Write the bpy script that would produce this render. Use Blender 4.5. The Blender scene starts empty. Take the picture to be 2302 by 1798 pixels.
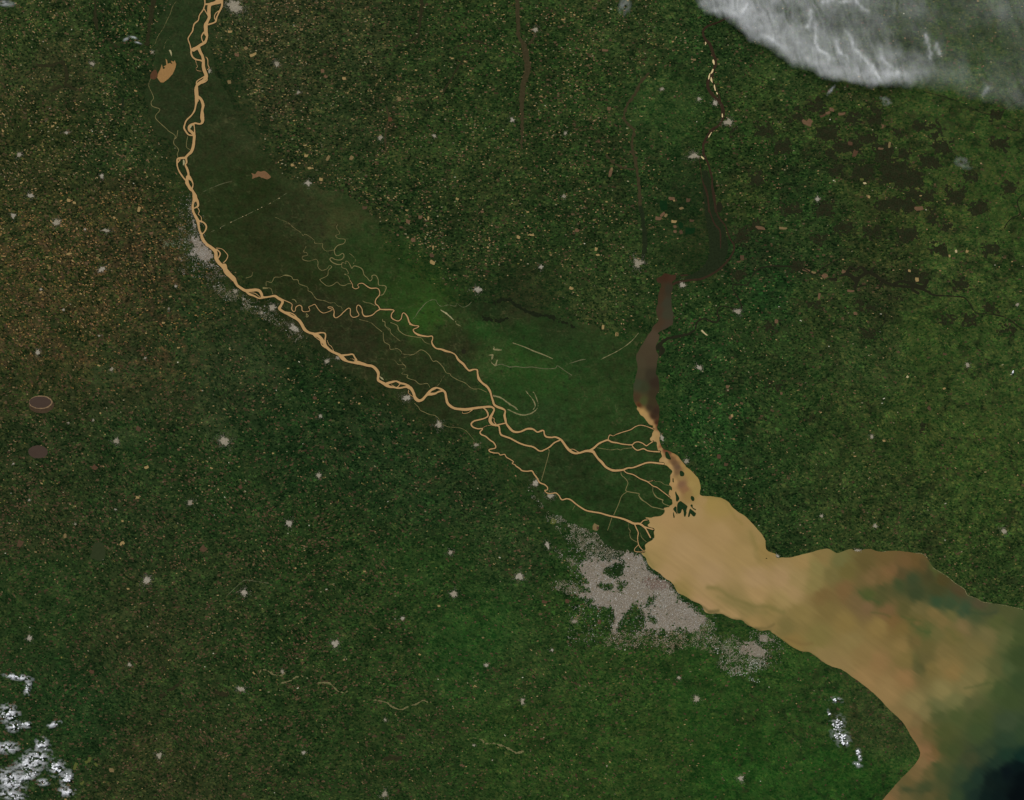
import bpy, math, random
import numpy as np

# ---------------------------------------------------------------- camera, sky, sun, exposure (1 unit = 1 km)
KM = 0.25                      # kilometres per map unit (a map unit is one sensor sample)
W_MAP, H_MAP = 2302.0, 1798.0
CAM_H = 705.0                  # orbit height
SUN_EL, SUN_AZ = 50.0, -30.0   # sun stands in the north-northwest
sc = bpy.context.scene
sc.unit_settings.scale_length = 1000.0
cam_data = bpy.data.cameras.new('camera')
cam = bpy.data.objects.new('camera', cam_data)
sc.collection.objects.link(cam)
cam.location = (0, 0, CAM_H)
cam_data.sensor_fit = 'HORIZONTAL'
cam_data.angle = 2 * math.atan(W_MAP * KM / 2 / CAM_H)
cam_data.clip_start, cam_data.clip_end = 1.0, 5000.0
sc.camera = cam
world = bpy.data.worlds.new('World'); sc.world = world; world.use_nodes = True
wn = world.node_tree.nodes; wl = world.node_tree.links
sky = wn.new('ShaderNodeTexSky'); sky.sky_type = 'NISHITA'; sky.sun_disc = False
sky.sun_elevation = math.radians(SUN_EL); sky.sun_rotation = math.radians(SUN_AZ)
wn['Background'].inputs['Strength'].default_value = 0.06
wl.new(sky.outputs[0], wn['Background'].inputs['Color'])
sun_data = bpy.data.lights.new('sun', 'SUN'); sun_data.energy = 3.2
sun_data.angle = math.radians(0.5); sun_data.color = (1.0, 0.97, 0.92)
sun = bpy.data.objects.new('sun', sun_data); sc.collection.objects.link(sun)
az, el = math.radians(SUN_AZ), math.radians(SUN_EL)
from mathutils import Vector
to_sun = Vector((math.sin(az) * math.cos(el), math.cos(az) * math.cos(el), math.sin(el)))
sun.rotation_euler = to_sun.to_track_quat('Z', 'Y').to_euler()
sun.location = to_sun * 300
sc.view_settings.view_transform = 'Standard'; sc.view_settings.look = 'None'
sc.view_settings.exposure = 0.0; sc.view_settings.gamma = 1.0
sc.cycles.max_bounces = 4; sc.cycles.transparent_max_bounces = 12
sc.cycles.caustics_reflective = False; sc.cycles.caustics_refractive = False
RNG = np.random.default_rng(7)
random.seed(7)

# ---------------------------------------------------------------- traced water lines
# every line: "x,y,w x,y,w ..." (w carries on when left out), in the units of a map sheet (x0, y0, scale)
def sheet(x0, y0, s, lines):
    out = []
    for ln in lines.strip().splitlines():
        w, pts = 8.0, []
        for tok in ln.split():
            v = [float(a) for a in tok.split(',')]
            if len(v) > 2: w = v[2]
            pts.append((x0 + v[0] / s, y0 + v[1] / s, w / s))
        if len(pts) > 1: out.append(pts)
    return out
S7 = 7.28
A = lambda t: sheet(300, 0, S7, t)
B = lambda t: sheet(300, 200, S7, t)
C = lambda t: sheet(350, 400, S7, t)
D = lambda t: sheet(480, 600, S7, t)
E = lambda t: sheet(680, 740, S7, t)
G = lambda t: sheet(640, 520, S7, t)
H = lambda t: sheet(860, 660, S7, t)
I = lambda t: sheet(920, 820, S7, t)
J = lambda t: sheet(1200, 900, S7, t)
K = lambda t: sheet(1160, 1020, S7, t)
P = lambda t: sheet(1380, 600, S7, t)
Q = lambda t: sheet(1500, 40, S7, t)
R = lambda t: sheet(1480, 250, S7, t)
S = lambda t: sheet(1400, 420, S7, t)
U = lambda t: sheet(1200, 1150, 4.853, t)

main_river = A('''
1500,-260,120 1440,-120,120 1400,-30,120 1400,10,100 1340,45,60 1270,65,58
1500,-260,120 1440,-120,120 1420,10,80 1340,50,50 1260,65,42 1170,68,26
1270,60,50 1240,110,60 1235,200,60 1240,280,50 1210,350,45 1185,410,70 1185,480,65 1190,550,64 1205,590,40 1190,650,40 1165,695,50 1090,740,45 1040,780,60 985,810,70
1440,-30,60 1450,60,35 1440,120,35 1400,200,25 1365,280,25 1350,340,28 1320,370,22 1230,400,28
1390,180,14 1345,220 1325,280 1345,335,18
1165,-60,22 1170,60,20 1155,120,22 1140,160,20 1080,250 1060,330,22 1000,385 980,440 965,510 920,580,18 895,640,20 925,730,18 940,800,22
1160,150,14 1195,210,16 1230,270
1150,530,25 1115,590,18 1120,640,16 1140,690,20
950,810,34 945,870,28 970,930 1020,970 1090,985 1130,1000,30
1060,770,60 1095,850,50 1130,920,45 1145,1000,50 1145,1080,55 1160,1150,60 1185,1210 1190,1260 1150,1310,52 1080,1360,55 1040,1400,45 1025,1470,60 1030,1550 1040,1640
1185,930,10 1215,970,14 1220,1060,12 1240,1110 1210,1140
1200,1270,22 1205,1310,20 1160,1345 1100,1365
1180,1240,20 1110,1280,18 1040,1330 1030,1400
1015,980,10 1035,1050,8 1050,1090 1025,1115 1040,1150,7 1110,1165
''') + B('''
1030,-20,60 1035,60 1045,120,60 1100,160,45 1130,220,50 1140,280 1125,350,40 1125,420,66 1125,470,72 1130,530,50 1095,570,28 1010,560 950,585,45 910,620,40 915,670,45 960,710,50 995,760 990,850,45 980,930,50 950,1020 890,1080,40 850,1125
1030,130,55 1030,200,50 1020,260,30 1000,350,25 950,430 870,510 840,580 830,640,28 870,710 910,750,25 990,760,28
990,590,20 1000,650,16 1000,740,30
850,1125,40 730,1140,35 715,1210,25 720,1270,22 750,1350,25 810,1440 860,1500,28
860,1130,35 870,1200,30 850,1240,25 880,1310,40 900,1390,35 885,1460,45 870,1530,50 900,1590,40 930,1640
760,1160,22 730,1200,18
900,1400,30 940,1460,22 975,1550,18 965,1620,22 940,1660,25
''') + C('''
520,-20,50 515,50 540,120,40 590,190 620,240,45 640,300,80 640,350,75 615,400,35 605,470,40 615,550 660,640,50 690,700,60 700,760,38 715,850 745,920,40 770,1000,55 830,1080,50 900,1130 960,1180,60 985,1230 990,1310 1030,1380 1100,1450 1160,1520,70 1220,1590 1270,1640
540,0,40 590,50,18 610,110 590,170,22
660,330,50 690,400,40 690,460,35 640,490,18 610,500
690,490,14 715,540 700,590,12 745,640,10 750,700,12
700,700,30 770,720,25 815,760,28 830,810 800,880,22 755,920,25
1000,1170,25 1045,1210,22 1055,1250 1025,1310
990,1145,10 1080,1160,12 1140,1210 1180,1270 1155,1340,14 1105,1390
''') + D('''
180,-20,75 200,60,80 235,110,80
250,110,50 335,180,50 355,240,55 390,300,45 450,345 520,385,50 600,385,55 690,375,50 750,390 785,440,45 800,490 850,495,30 920,485,28 1000,475,40 1060,510,45 1130,560 1110,620,40 1080,680,50 1130,725,40 1210,765,45 1300,815 1390,865,50 1440,930 1490,1020,55 1560,1070,35 1640,1095,45 1700,1120,60 1760,1170,50 1800,1230,60 1850,1310,50 1920,1370,45 2000,1410,40 2080,1450,50 2150,1520,55
220,110,50 270,170,28 320,220,30
530,390,40 580,440,35 660,470,28 740,510,25 800,505,30
590,425,10 680,430 760,490
1180,735,20 1270,755,18 1330,790,22 1370,840,30
1640,1120,14 1690,1165 1750,1210,16 1770,1270,20 1830,1320,25
1670,1090,30 1760,1075,22 1820,1085 1835,1130 1825,1190 1830,1250,30
1860,1200,7 1890,1270,8 1930,1300 1965,1370,10
''') + E('''
610,425,50 660,480,55 740,525,32 830,545 900,545,66 980,565,50 1060,590,45 1140,605 1200,650,50 1240,710 1240,770,40 1240,830,45 1300,870 1370,910,60 1430,940,40 1500,950,30 1580,962,28 1680,945 1750,950,50 1800,1010,45 1825,1080,40 1850,1140,45 1900,1170 1960,1155,38 2010,1100 2050,1050 2100,1000 2184,960,35
640,430,40 720,420,28 820,410,25 850,450 880,500,35
790,475,8 830,490,10 860,510,14
1380,890,45 1440,870,40 1530,850,28 1600,880,35 1680,900 1740,930,40
1600,890,15 1570,930 1540,955
1455,910,10 1510,940,12
1740,990,12 1735,1040 1780,1085,10 1820,1105
2060,1060,40 2184,1050,30
''') + I('''
-10,365,60 30,390,55 70,460,45 95,530,48 145,580,50 200,575,40 260,520,35 310,470,45 370,400,30 430,375,25 490,385,28 550,415,35 590,460,38 605,540 625,620,45 670,670 740,710,40 840,725,45 940,730,50 1060,710,40 1180,695,38 1290,685 1350,690,32 1390,730,28 1360,800,35 1330,860,50 1325,920,55 1360,970,45 1420,990,35
310,490,30 400,480,28 480,440 550,425
870,770,10 880,795 960,785 1030,740,14
1430,985,22 1500,970 1590,950,18
1430,990,25 1470,1010 1480,1080 1500,1140,28 1560,1170 1660,1205 1760,1260 1880,1310,26 2000,1335 2060,1360,25 2120,1405,22 2184,1410
1360,865,10 1390,880 1390,930,12 1420,970,14
''') + J('''
0,765,20 50,800 110,830,22 180,805 260,760 340,690 430,650
''')
north_channel = G('''
0,1130,14 60,1155 120,1195,12 115,1270,18 150,1315,12 175,1290,14 185,1240 240,1208 280,1235 285,1290 320,1315,12 400,1305 410,1280,10 395,1235,12 440,1215 495,1195 540,1260,14 590,1315 650,1335,12 760,1295 775,1275,10 710,1250 720,1235 780,1245,12 810,1310,14 805,1380,22 840,1415,14 910,1375,16 970,1315 1040,1258,14 1075,1275 1075,1360 1120,1405 1190,1390 1215,1360 1180,1290 1185,1220 1220,1210 1265,1270,16 1275,1345,18 1320,1390,22 1430,1370,16 1500,1310 1560,1275,22
-50,1105,16 0,1130,14
1560,1275,20 1650,1280,24 1740,1280,22 1790,1295,14 1750,1350,18 1755,1420,20 1850,1465,16 1905,1430 1925,1350,14 1960,1338,16 2010,1400,22 2040,1490,26 2100,1535,18 2184,1545,16
1560,1275,20 1530,1220,18 1485,1180 1495,1110,16 1550,1040 1550,970,14 1510,930 1410,930,18 1350,900,16 1280,852,14 1220,855,12 1195,880 1215,915 1160,940 1115,915 1110,870,10 1070,800
''') + H('''
450,500,25 510,520,16 590,530 570,555,14 505,585 520,630,22 580,670,32 660,690,26 740,700,20 810,695,16 820,740 805,790,20 830,850,28 880,895,22 960,910,30 1040,940,36 1120,960,22 1190,1000,20 1240,1080,36 1320,1150,40 1370,1210,25 1415,1255,22 1480,1240,20 1545,1250,22 1555,1320 1575,1400,35 1640,1470,28 1710,1530,26 1750,1590,28 1775,1640
''') + I('''
880,-10,25 930,50 985,95 1060,75,22 1115,85 1120,150,28 1140,230,45 1190,290,32 1270,350 1320,420,30 1345,510,28 1370,590,35 1390,650 1450,690,40 1520,715,38 1570,750,22 1560,830,38 1575,900,40 1590,960,30 1630,1020,38 1690,1080 1750,1100,32 1830,1090,28 1920,1050,32 1990,1045,35 2040,1060,25 2100,1100,22 2184,1075,20
''') + J('''
0,480,22 60,515 130,490 165,500 175,560,24 210,595,28 290,605,26 360,600,28 440,640,35 490,700,36 540,770,40 600,830,45 680,865,35 760,855,32 840,830,36 910,825,45 970,840,50 1000,880,40 1050,950,35 1110,1010,45 1170,1080,38 1230,1120,35 1300,1145,40 1380,1145,36 1460,1135,30 1540,1105,25 1620,1100,22 1720,1065,25 1830,1025,26 1920,1015 2060,1030,30 2120,1035,34
910,820,32 980,780 1060,710,30 1140,670,28 1210,650 1280,680,24 1370,695,22 1460,715,20 1600,725 1650,690,18 1710,678 1780,700 1840,740,20 1890,710,16 1950,670
1600,725,16 1640,780,18 1700,815,20 1790,790 1860,820 1950,835 2060,840,22
1215,650,18 1225,600,14 1245,565 1300,580,10 1350,555,12 1450,520,15 1580,480 1660,430,14 1740,405,12 1830,420 1900,445,14 1960,470,16
600,800,8 650,800,10 740,850,14
1470,1140,16 1520,1185 1630,1215,18 1740,1280 1860,1330 1950,1400,16 2010,1420,15 2080,1470,14 2184,1550,15 2220,1580,15
1870,1330,8 1980,1305,7
''')
south_channel = I('''
1210,700,20 1255,740,25 1285,790,28 1285,840,25 1230,875,22 1140,900,25 1060,920 1015,965,28 1040,1015,24 1120,1045,22 1200,1045,18 1160,1100,20 1180,1140,22 1250,1170 1320,1230 1380,1270 1415,1330,20 1400,1365,18 1310,1385 1320,1420,20 1390,1440,18 1460,1445,16 1490,1475 1560,1465 1590,1510 1650,1545 1705,1585 1685,1610,14 1740,1640
1200,1030,8 1260,1000 1340,985
''') + K('''
-12,184,18 0,200,20 60,240,22 100,275 180,285,20 260,280,22 295,330 340,390 390,470 470,505,20 515,550,18 510,590,16 470,600,14 510,640,16 570,650,15 650,640,18 700,680,20 750,750 830,735,22 900,755 980,820 1080,890,24 1160,930 1260,950,26 1380,970 1480,1000 1580,1025 1680,1045,28 1780,1075,32 1860,1110,40 1930,1140,36 2020,1145,34 2090,1190,32 2130,1240,22 2184,1340 2200,1370,20
2040,1135,15 2090,1090,14 2150,1080
2090,1190,22 2184,1220 2240,1235
1940,1150,18 1970,1220 2000,1290,16 1990,1380,15 2005,1480,14 2040,1540,12 2100,1600
2000,1490,11 1940,1560 1960,1600 2080,1605,12
''')
streams = {   # thin side waters, each network one water
'stream winding through the marsh below the tan fan lake': B('''
300,60,9 330,150 290,210 310,280 420,320 425,360 370,420 365,480 440,560 540,650 580,690 660,740 685,780 660,850 665,900 720,960 740,1000 720,1060 730,1130
725,680,8 710,780 685,810
890,770,8 870,870 870,950 920,990
300,60,7 250,-60 290,-180 330,-200
''') + A('''
700,20,7 640,110 600,230 545,340 510,420 470,490 420,560 380,640 350,720 280,780
600,600,6 520,700 500,790
''') ,
'looping stream in the middle of the broad marsh': G('''
1070,800,10 1040,730,8 980,700 1040,690 1010,620 940,590 935,530,10
930,540,14 860,540 780,505 740,455,13 770,430 830,460 920,465 970,410 950,360,12 880,395 830,380 815,300 870,230,11 970,195,10 985,130,9 880,115,8 835,70,7 900,30 850,-60,6 870,-120
930,520,10 960,510,9 1000,530,8 1000,490 1040,500,9 1080,570,10 1100,605 1140,565,12 1240,595,14 1280,640,13 1300,710 1350,760,12 1395,810 1430,775,11 1430,725 1490,720,12 1530,790 1535,870 1580,885,11 1640,890,12 1660,930 1610,1030 1550,1045
1110,860,8 1040,855,9 980,885 910,875 855,830 780,880 690,890 580,800 600,775 700,720 715,640 770,580,8 730,560,7 690,615 600,635,9 545,580 545,500,8 510,455 400,485 300,460 295,410 370,390,7 360,350 310,330 350,250
300,70,7 350,50 480,140 490,190 560,200 620,200 620,260 680,320 800,305
1060,360,6 1120,410 1160,470 1120,530
1280,1140,9 1330,1165 1400,1175 1480,1215,10
0,720,8 110,740 140,790 215,795,9 240,860 370,910,8 385,970 440,1000,9 520,1105 650,1135,8 740,1170 810,1165,7 870,1220 930,1240 940,1300
300,70,6 250,10 150,-60 60,-140 -60,-190 -150,-230
''') + D('''
860,310,8 870,240 950,250 1000,170 1090,165 1180,130 1270,155 1300,200 1370,210
820,345,30 880,345,18
890,340,8 940,355 970,440
1290,530,12 1330,540 1355,575
1520,760,10 1550,800 1520,820 1520,770
530,180,8 620,150 640,90
'''),
'thin stream crossing the marsh between the two tan rivers': H('''
130,470,10 240,520 260,590,12 340,660,10 430,690 550,710 630,720,9 690,790,7 780,830,6
0,450,8 40,470 45,530 120,580,7 140,650 280,770
10,640,8 25,780,10 110,840,9 130,910,8 240,900 310,950 330,985,7 500,995,8 630,920,9 750,990,10 820,1100 890,1105 980,1190 1040,1290 1100,1310,9 1130,1350 1230,1410 1350,1460 1430,1530 1500,1560,8 1590,1560 1700,1610
500,995,6 400,1030 280,1075 380,1190
200,1090,6 260,1160 340,1160 380,1215 320,1225 365,1260 315,1310,8 410,1330 400,1370,9 460,1400 530,1420 610,1480 730,1470 775,1530,8
1050,1310,6 980,1380 940,1460 890,1515
''') + G('''
1600,1440,8 1610,1470 1640,1480 1650,1550,7 1710,1620,6
1220,1440,7 1400,1490 1500,1570,8 1590,1640
1740,1490,8 1840,1540 1870,1620,9
'''),
'thin creek along the bluff beside the southern farmland': I('''
90,630,10 150,690,9 180,740,8 240,770,9 330,810,8 420,830 480,880,7 500,950
540,970,7 640,1015 740,1020 840,1035 930,1080 1010,1170 1070,1240,6
'''),
'branching creek between the last delta channels': J('''
1020,770,8 1160,795 1270,810 1360,795 1420,810 1470,790 1610,775,9
1425,1150,8 1435,1220,10 1500,1280,11 1540,1350,12 1510,1440,11 1510,1480,12 1580,1500,11 1720,1525 1720,1560 1790,1640,12
1980,1330,6 2070,1330,7 2130,1370 2184,1385 2240,1390
1950,1410,8 1950,1490,9 2000,1580,10 2110,1635
''') + sheet(1400, 1060, 10.92, '''
390,580,18 450,680 560,750 640,810 720,865 830,890 1000,930,20
770,540,14 830,620 900,660 990,695 970,740 1010,790 1130,840,18
''') + K('''
1840,1140,6 1845,1220,7 1870,1260 1860,1320 1890,1390,8 1990,1450
2030,1290,6 2060,1370,7 2130,1440
'''),
}
canals = {
'straight canal cutting across the delta south of the wide channel': J('235,790,9 250,850 190,1080 125,1310'),
'straight canal crossing the last southern delta channel': K('''
1810,625,9 1730,690 1680,820,10 1600,1000
1570,1040,9 1500,1250,8
970,840,7 930,910
'''),
}
roads = {
'causeway road with pale bridges crossing the broad marsh': C('910,880,6 1240,720 1430,630 1740,480 1880,410 2020,325 2140,250'),
'faint road leaving the river near the upper marsh': C('740,270,6 800,215 940,150 1100,90 1250,50'),
'pale dirt road bending across the bright green marsh edge': H('490,420,7 540,370,9 580,300 640,230,13 700,160,10 790,105 870,105,8 900,160 960,205 1080,185 1190,205 1215,160 1310,220 1400,190 1450,140'),
'dotted pale track running east over the green marsh': H('1840,1180,12 1940,1155 2020,1180 2090,1200 2184,1190') + sheet(1000, 400, 3.79, '''
610,1605,6 680,1615 740,1610 850,1625 940,1620,5 960,1600 1020,1640 1080,1680
1060,1580,5 1160,1550,8 1200,1545,5
'''),
'short pale road rounding a town in the southwestern farmland': sheet(200, 1230, 3.64, '1130,395,4 1200,330 1270,272 1340,275 1470,295'),
}
uruguay = Q('''
1150,-40,30 960,10,30 840,70,28 720,110,35 640,150 590,210 590,280 630,360,45 690,420,50 720,490,55 750,580,50 785,680 790,760,45 760,840 720,920,55 680,1010,45 660,1100,55 690,1190,50 760,1280 840,1360 890,1430,60 910,1510,55 900,1600,60
770,790,30 740,1000,20 780,1100,15 830,1230,20 870,1350,25
''') + R('''
1060,-10,60 1060,70,50 1040,150,40 980,240,35 900,290,50 830,370,45 780,450,40 740,530 735,620 740,700,45 780,780,35 820,880,30 850,990 880,1100 880,1200,32 900,1300,34 915,1400,36 930,1530,38 940,1640,38
690,720,16 660,770,14 690,900 700,1030 720,1130,20 760,1250,22 800,1380,26 820,1500,28 830,1640,30
''') + S('''
1340,-20,28 1390,140,24 1400,300,22 1440,450,22 1500,600,24 1590,720,26 1600,880,22 1600,1000,14
1460,-20,34 1480,140,28 1500,250,24 1560,480,22 1680,640,24 1740,820,24 1820,960,26 1810,1060,30 1740,1180 1640,1290,34 1520,1390,32 1300,1500,34 1100,1525,36 900,1560,40 830,1590,40
960,1450,30 1060,1440,24
''')
negro = P('''
690,1330,67 740,1290,81 800,1220,54 880,1170,40 960,1155,37 1060,1135,47 1160,1115,40 1250,1080,33 1330,1020,27 1350,930,33 1400,870,27 1470,845,24 1550,870,27 1620,900,29 1690,890 1720,830 1690,740,24 1720,670,21 1780,640 1880,655 1960,690,24 2060,690 2090,650 2070,580 2020,480 1960,380 1950,290,18 2040,290 2184,300,21
750,1300,81 790,1370,94 760,1430,54
''') + sheet(0, 0, 1, '''
1680,641,3 1702,607 1740,598 1800,602 1830,616 1850,602 1880,585,2 1900,578
1888,620,4 1905,616,8 1925,626,8 1950,613,7 1970,620,8 1985,632,7 2010,641,6 2035,644,6 2060,646,6 2085,655,5 2100,663,4 2130,665,3 2165,668 2180,682,2.6 2195,703 2230,706 2262,714 2282,728 2310,748
1905,612,8 1912,600,5 1925,606,7 1935,600,5 1945,608,8
1915,622,9 1925,635,8 1922,650,4
1955,612,7 1965,602,4
1985,630,8 1978,645,5
2010,640,9 2025,632,5 2050,638,8 2075,645,9 2085,630,6
2050,650,6 2065,660,5
1878,628,8 1860,626,3
1930,630,6 1920,645,3 1950,640,3
''')
dark_creeks = sheet(0, 0, 1, '''
2320,425,2.4 2296,440 2287,455 2293,480 2275,490 2265,500 2258,512
2075,205,1.3 2110,214 2150,226 2175,240 2205,252 2230,258 2252,252 2280,232 2320,218
2262,285,2.4 2280,294 2290,290
1990,700,1.8 1988,725 1972,742 1982,748
''')
# ---------------------------------------------------------------- helpers
LIT = np.array([0.92, 0.935, 0.98])   # how much of a surface's colour comes back under this sun and sky

def lin(c):
    c = np.asarray(c, float) / 255.0
    return np.where(c <= 0.04045, c / 12.92, ((c + 0.055) / 1.055) ** 2.4)
def alb(c): return np.clip(lin(c) / LIT, 0, 0.9)
def wx(x): return (np.asarray(x, float) - W_MAP / 2) * KM
def wy(y): return (H_MAP / 2 - np.asarray(y, float)) * KM

def _hash(ix, iy, seed):
    h = (ix.astype(np.int64) * 374761393 + iy.astype(np.int64) * 668265263 + seed * 144665) & 0xffffffff
    h = ((h ^ (h >> 13)) * 1274126177) & 0xffffffff
    return ((h ^ (h >> 16)) & 0xffff) / 65535.0
def vnoise(x, y, seed=0):
    x, y = np.asarray(x, float), np.asarray(y, float)
    ix, iy = np.floor(x), np.floor(y); fx, fy = x - ix, y - iy
    fx, fy = fx * fx * (3 - 2 * fx), fy * fy * (3 - 2 * fy)
    a, b = _hash(ix, iy, seed), _hash(ix + 1, iy, seed)
    c, d = _hash(ix, iy + 1, seed), _hash(ix + 1, iy + 1, seed)
    return (a * (1 - fx) + b * fx) * (1 - fy) + (c * (1 - fx) + d * fx) * fy
def fbm(x, y, seed=0, octs=4, gain=0.5):
    s, a, n = 0.0, 1.0, 0.0
    for k in range(octs):
        s = s + a * vnoise(x * 2 ** k, y * 2 ** k, seed + k * 17); n += a; a *= gain
    return s / n * 2 - 1

def tag(o, label, category=None, group=None, kind=None):
    o['label'] = label
    if category: o['category'] = category
    if group: o['group'] = group
    if kind: o['kind'] = kind
    return o

def mesh_obj(name, verts, loops, counts, mat, cols=None, parent=None):
    """verts (n,3) in km; loops: vertex index per corner; counts: corners per face; cols: (n,3) per vertex"""
    me = bpy.data.meshes.new(name)
    verts = np.asarray(verts, np.float32); loops = np.asarray(loops, np.int32); counts = np.asarray(counts, np.int32)
    me.vertices.add(len(verts)); me.vertices.foreach_set('co', verts.ravel())
    me.loops.add(len(loops)); me.loops.foreach_set('vertex_index', loops)
    starts = np.concatenate(([0], np.cumsum(counts)[:-1])).astype(np.int32)
    me.polygons.add(len(counts)); me.polygons.foreach_set('loop_start', starts)
    me.polygons.foreach_set('loop_total', counts)
    if cols is not None:
        ca = me.color_attributes.new('cover', 'FLOAT_COLOR', 'POINT')
        c4 = np.ones((len(verts), 4), np.float32); c4[:, :3] = cols
        ca.data.foreach_set('color', c4.ravel())
    me.update(calc_edges=True)
    if mat: me.materials.append(mat)
    o = bpy.data.objects.new(name, me); sc.collection.objects.link(o)
    if parent: o.parent = parent
    return o

def material(name, color=None, rough=0.95, spec=0.0, attr=None, noise=(), bump=None, hue=None):
    """surface colour (or the mesh's cover colour) broken up by layers of noise: (scale per km, amount, detail, stretch)"""
    m = bpy.data.materials.new(name); m.use_nodes = True
    nt = m.node_tree; N, L = nt.nodes, nt.links
    b = N['Principled BSDF']; b.inputs['Roughness'].default_value = rough
    b.inputs['Specular IOR Level'].default_value = spec
    if attr:
        a = N.new('ShaderNodeVertexColor'); a.layer_name = attr; out = a.outputs['Color']
    else:
        a = N.new('ShaderNodeRGB'); a.outputs[0].default_value = (*[float(v) for v in color], 1); out = a.outputs[0]
    tc = N.new('ShaderNodeTexCoord')
    for (scale, amt, detail, stretch) in noise:
        mp = N.new('ShaderNodeMapping'); mp.inputs['Scale'].default_value = (scale / stretch, scale, scale)
        L.new(tc.outputs['Object'], mp.inputs['Vector'])
        nz = N.new('ShaderNodeTexNoise'); nz.inputs['Scale'].default_value = 1.0; nz.inputs['Detail'].default_value = detail
        nz.inputs['Roughness'].default_value = 0.6
        L.new(mp.outputs[0], nz.inputs['Vector'])
        mr = N.new('ShaderNodeMapRange'); mr.inputs['From Min'].default_value = 0.25; mr.inputs['From Max'].default_value = 0.75
        mr.inputs['To Min'].default_value = 1 - amt; mr.inputs['To Max'].default_value = 1 + amt
        L.new(nz.outputs['Fac'], mr.inputs['Value'])
        mx = N.new('ShaderNodeVectorMath'); mx.operation = 'SCALE'
        L.new(out, mx.inputs[0]); L.new(mr.outputs[0], mx.inputs['Scale']); out = mx.outputs[0]
    if hue:      # (scale per km, strength): patches lean towards brown or green
        nz = N.new('ShaderNodeTexNoise'); nz.inputs['Scale'].default_value = hue[0]; nz.inputs['Detail'].default_value = 5; nz.inputs['Roughness'].default_value = 0.65
        L.new(tc.outputs['Object'], nz.inputs['Vector'])
        rp = N.new('ShaderNodeValToRGB'); s = hue[1]
        rp.color_ramp.elements[0].position = .32; rp.color_ramp.elements[1].position = .68
        rp.color_ramp.elements[0].color = ((1 - .9 * s) / 2, (1 + .35 * s) / 2, (1 - .2 * s) / 2, 1); rp.color_ramp.elements[1].color = ((1 + .9 * s) / 2, (1 - .25 * s) / 2, (1 + .2 * s) / 2, 1)
        L.new(nz.outputs['Fac'], rp.inputs[0])
        m1 = N.new('ShaderNodeVectorMath'); m1.operation = 'MULTIPLY'; L.new(out, m1.inputs[0]); L.new(rp.outputs[0], m1.inputs[1])
        m2 = N.new('ShaderNodeVectorMath'); m2.operation = 'SCALE'; m2.inputs['Scale'].default_value = 2.0; L.new(m1.outputs[0], m2.inputs[0]); out = m2.outputs[0]
    L.new(out, b.inputs['Base Color'])
    if bump:
        nz = N.new('ShaderNodeTexNoise'); nz.inputs['Scale'].default_value = bump[0]; nz.inputs['Detail'].default_value = 5
        L.new(tc.outputs['Object'], nz.inputs['Vector'])
        bp = N.new('ShaderNodeBump'); bp.inputs['Strength'].default_value = bump[1]; bp.inputs['Distance'].default_value = bump[2]
        L.new(nz.outputs['Fac'], bp.inputs['Height']); L.new(bp.outputs[0], b.inputs['Normal'])
    return m

def spline(pts, step=0.8, closed=False):
    p = np.array(pts, float)
    if closed: p = np.vstack([p[-1], p, p[0], p[1]])
    else: p = np.vstack([2 * p[0] - p[1], p, 2 * p[-1] - p[-2]]); p[:, 2:] = np.maximum(p[:, 2:], 0.3)
    out = []
    for i in range(1, len(p) - 2):
        a, b, c, d = p[i - 1], p[i], p[i + 1], p[i + 2]
        n = max(1, int(math.hypot(*(c - b)[:2]) / step))
        t = (np.arange(n) / n)[:, None]
        q = 0.5 * (2 * b + (c - a) * t + (2 * a - 5 * b + 4 * c - d) * t ** 2 + (3 * b - a - 3 * c + d) * t ** 3)
        q[:, 2:] = (b + (c - b) * t)[:, 2:]
        out.append(q)
    if not closed: out.append(p[-2:-1])
    return np.vstack(out)

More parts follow.
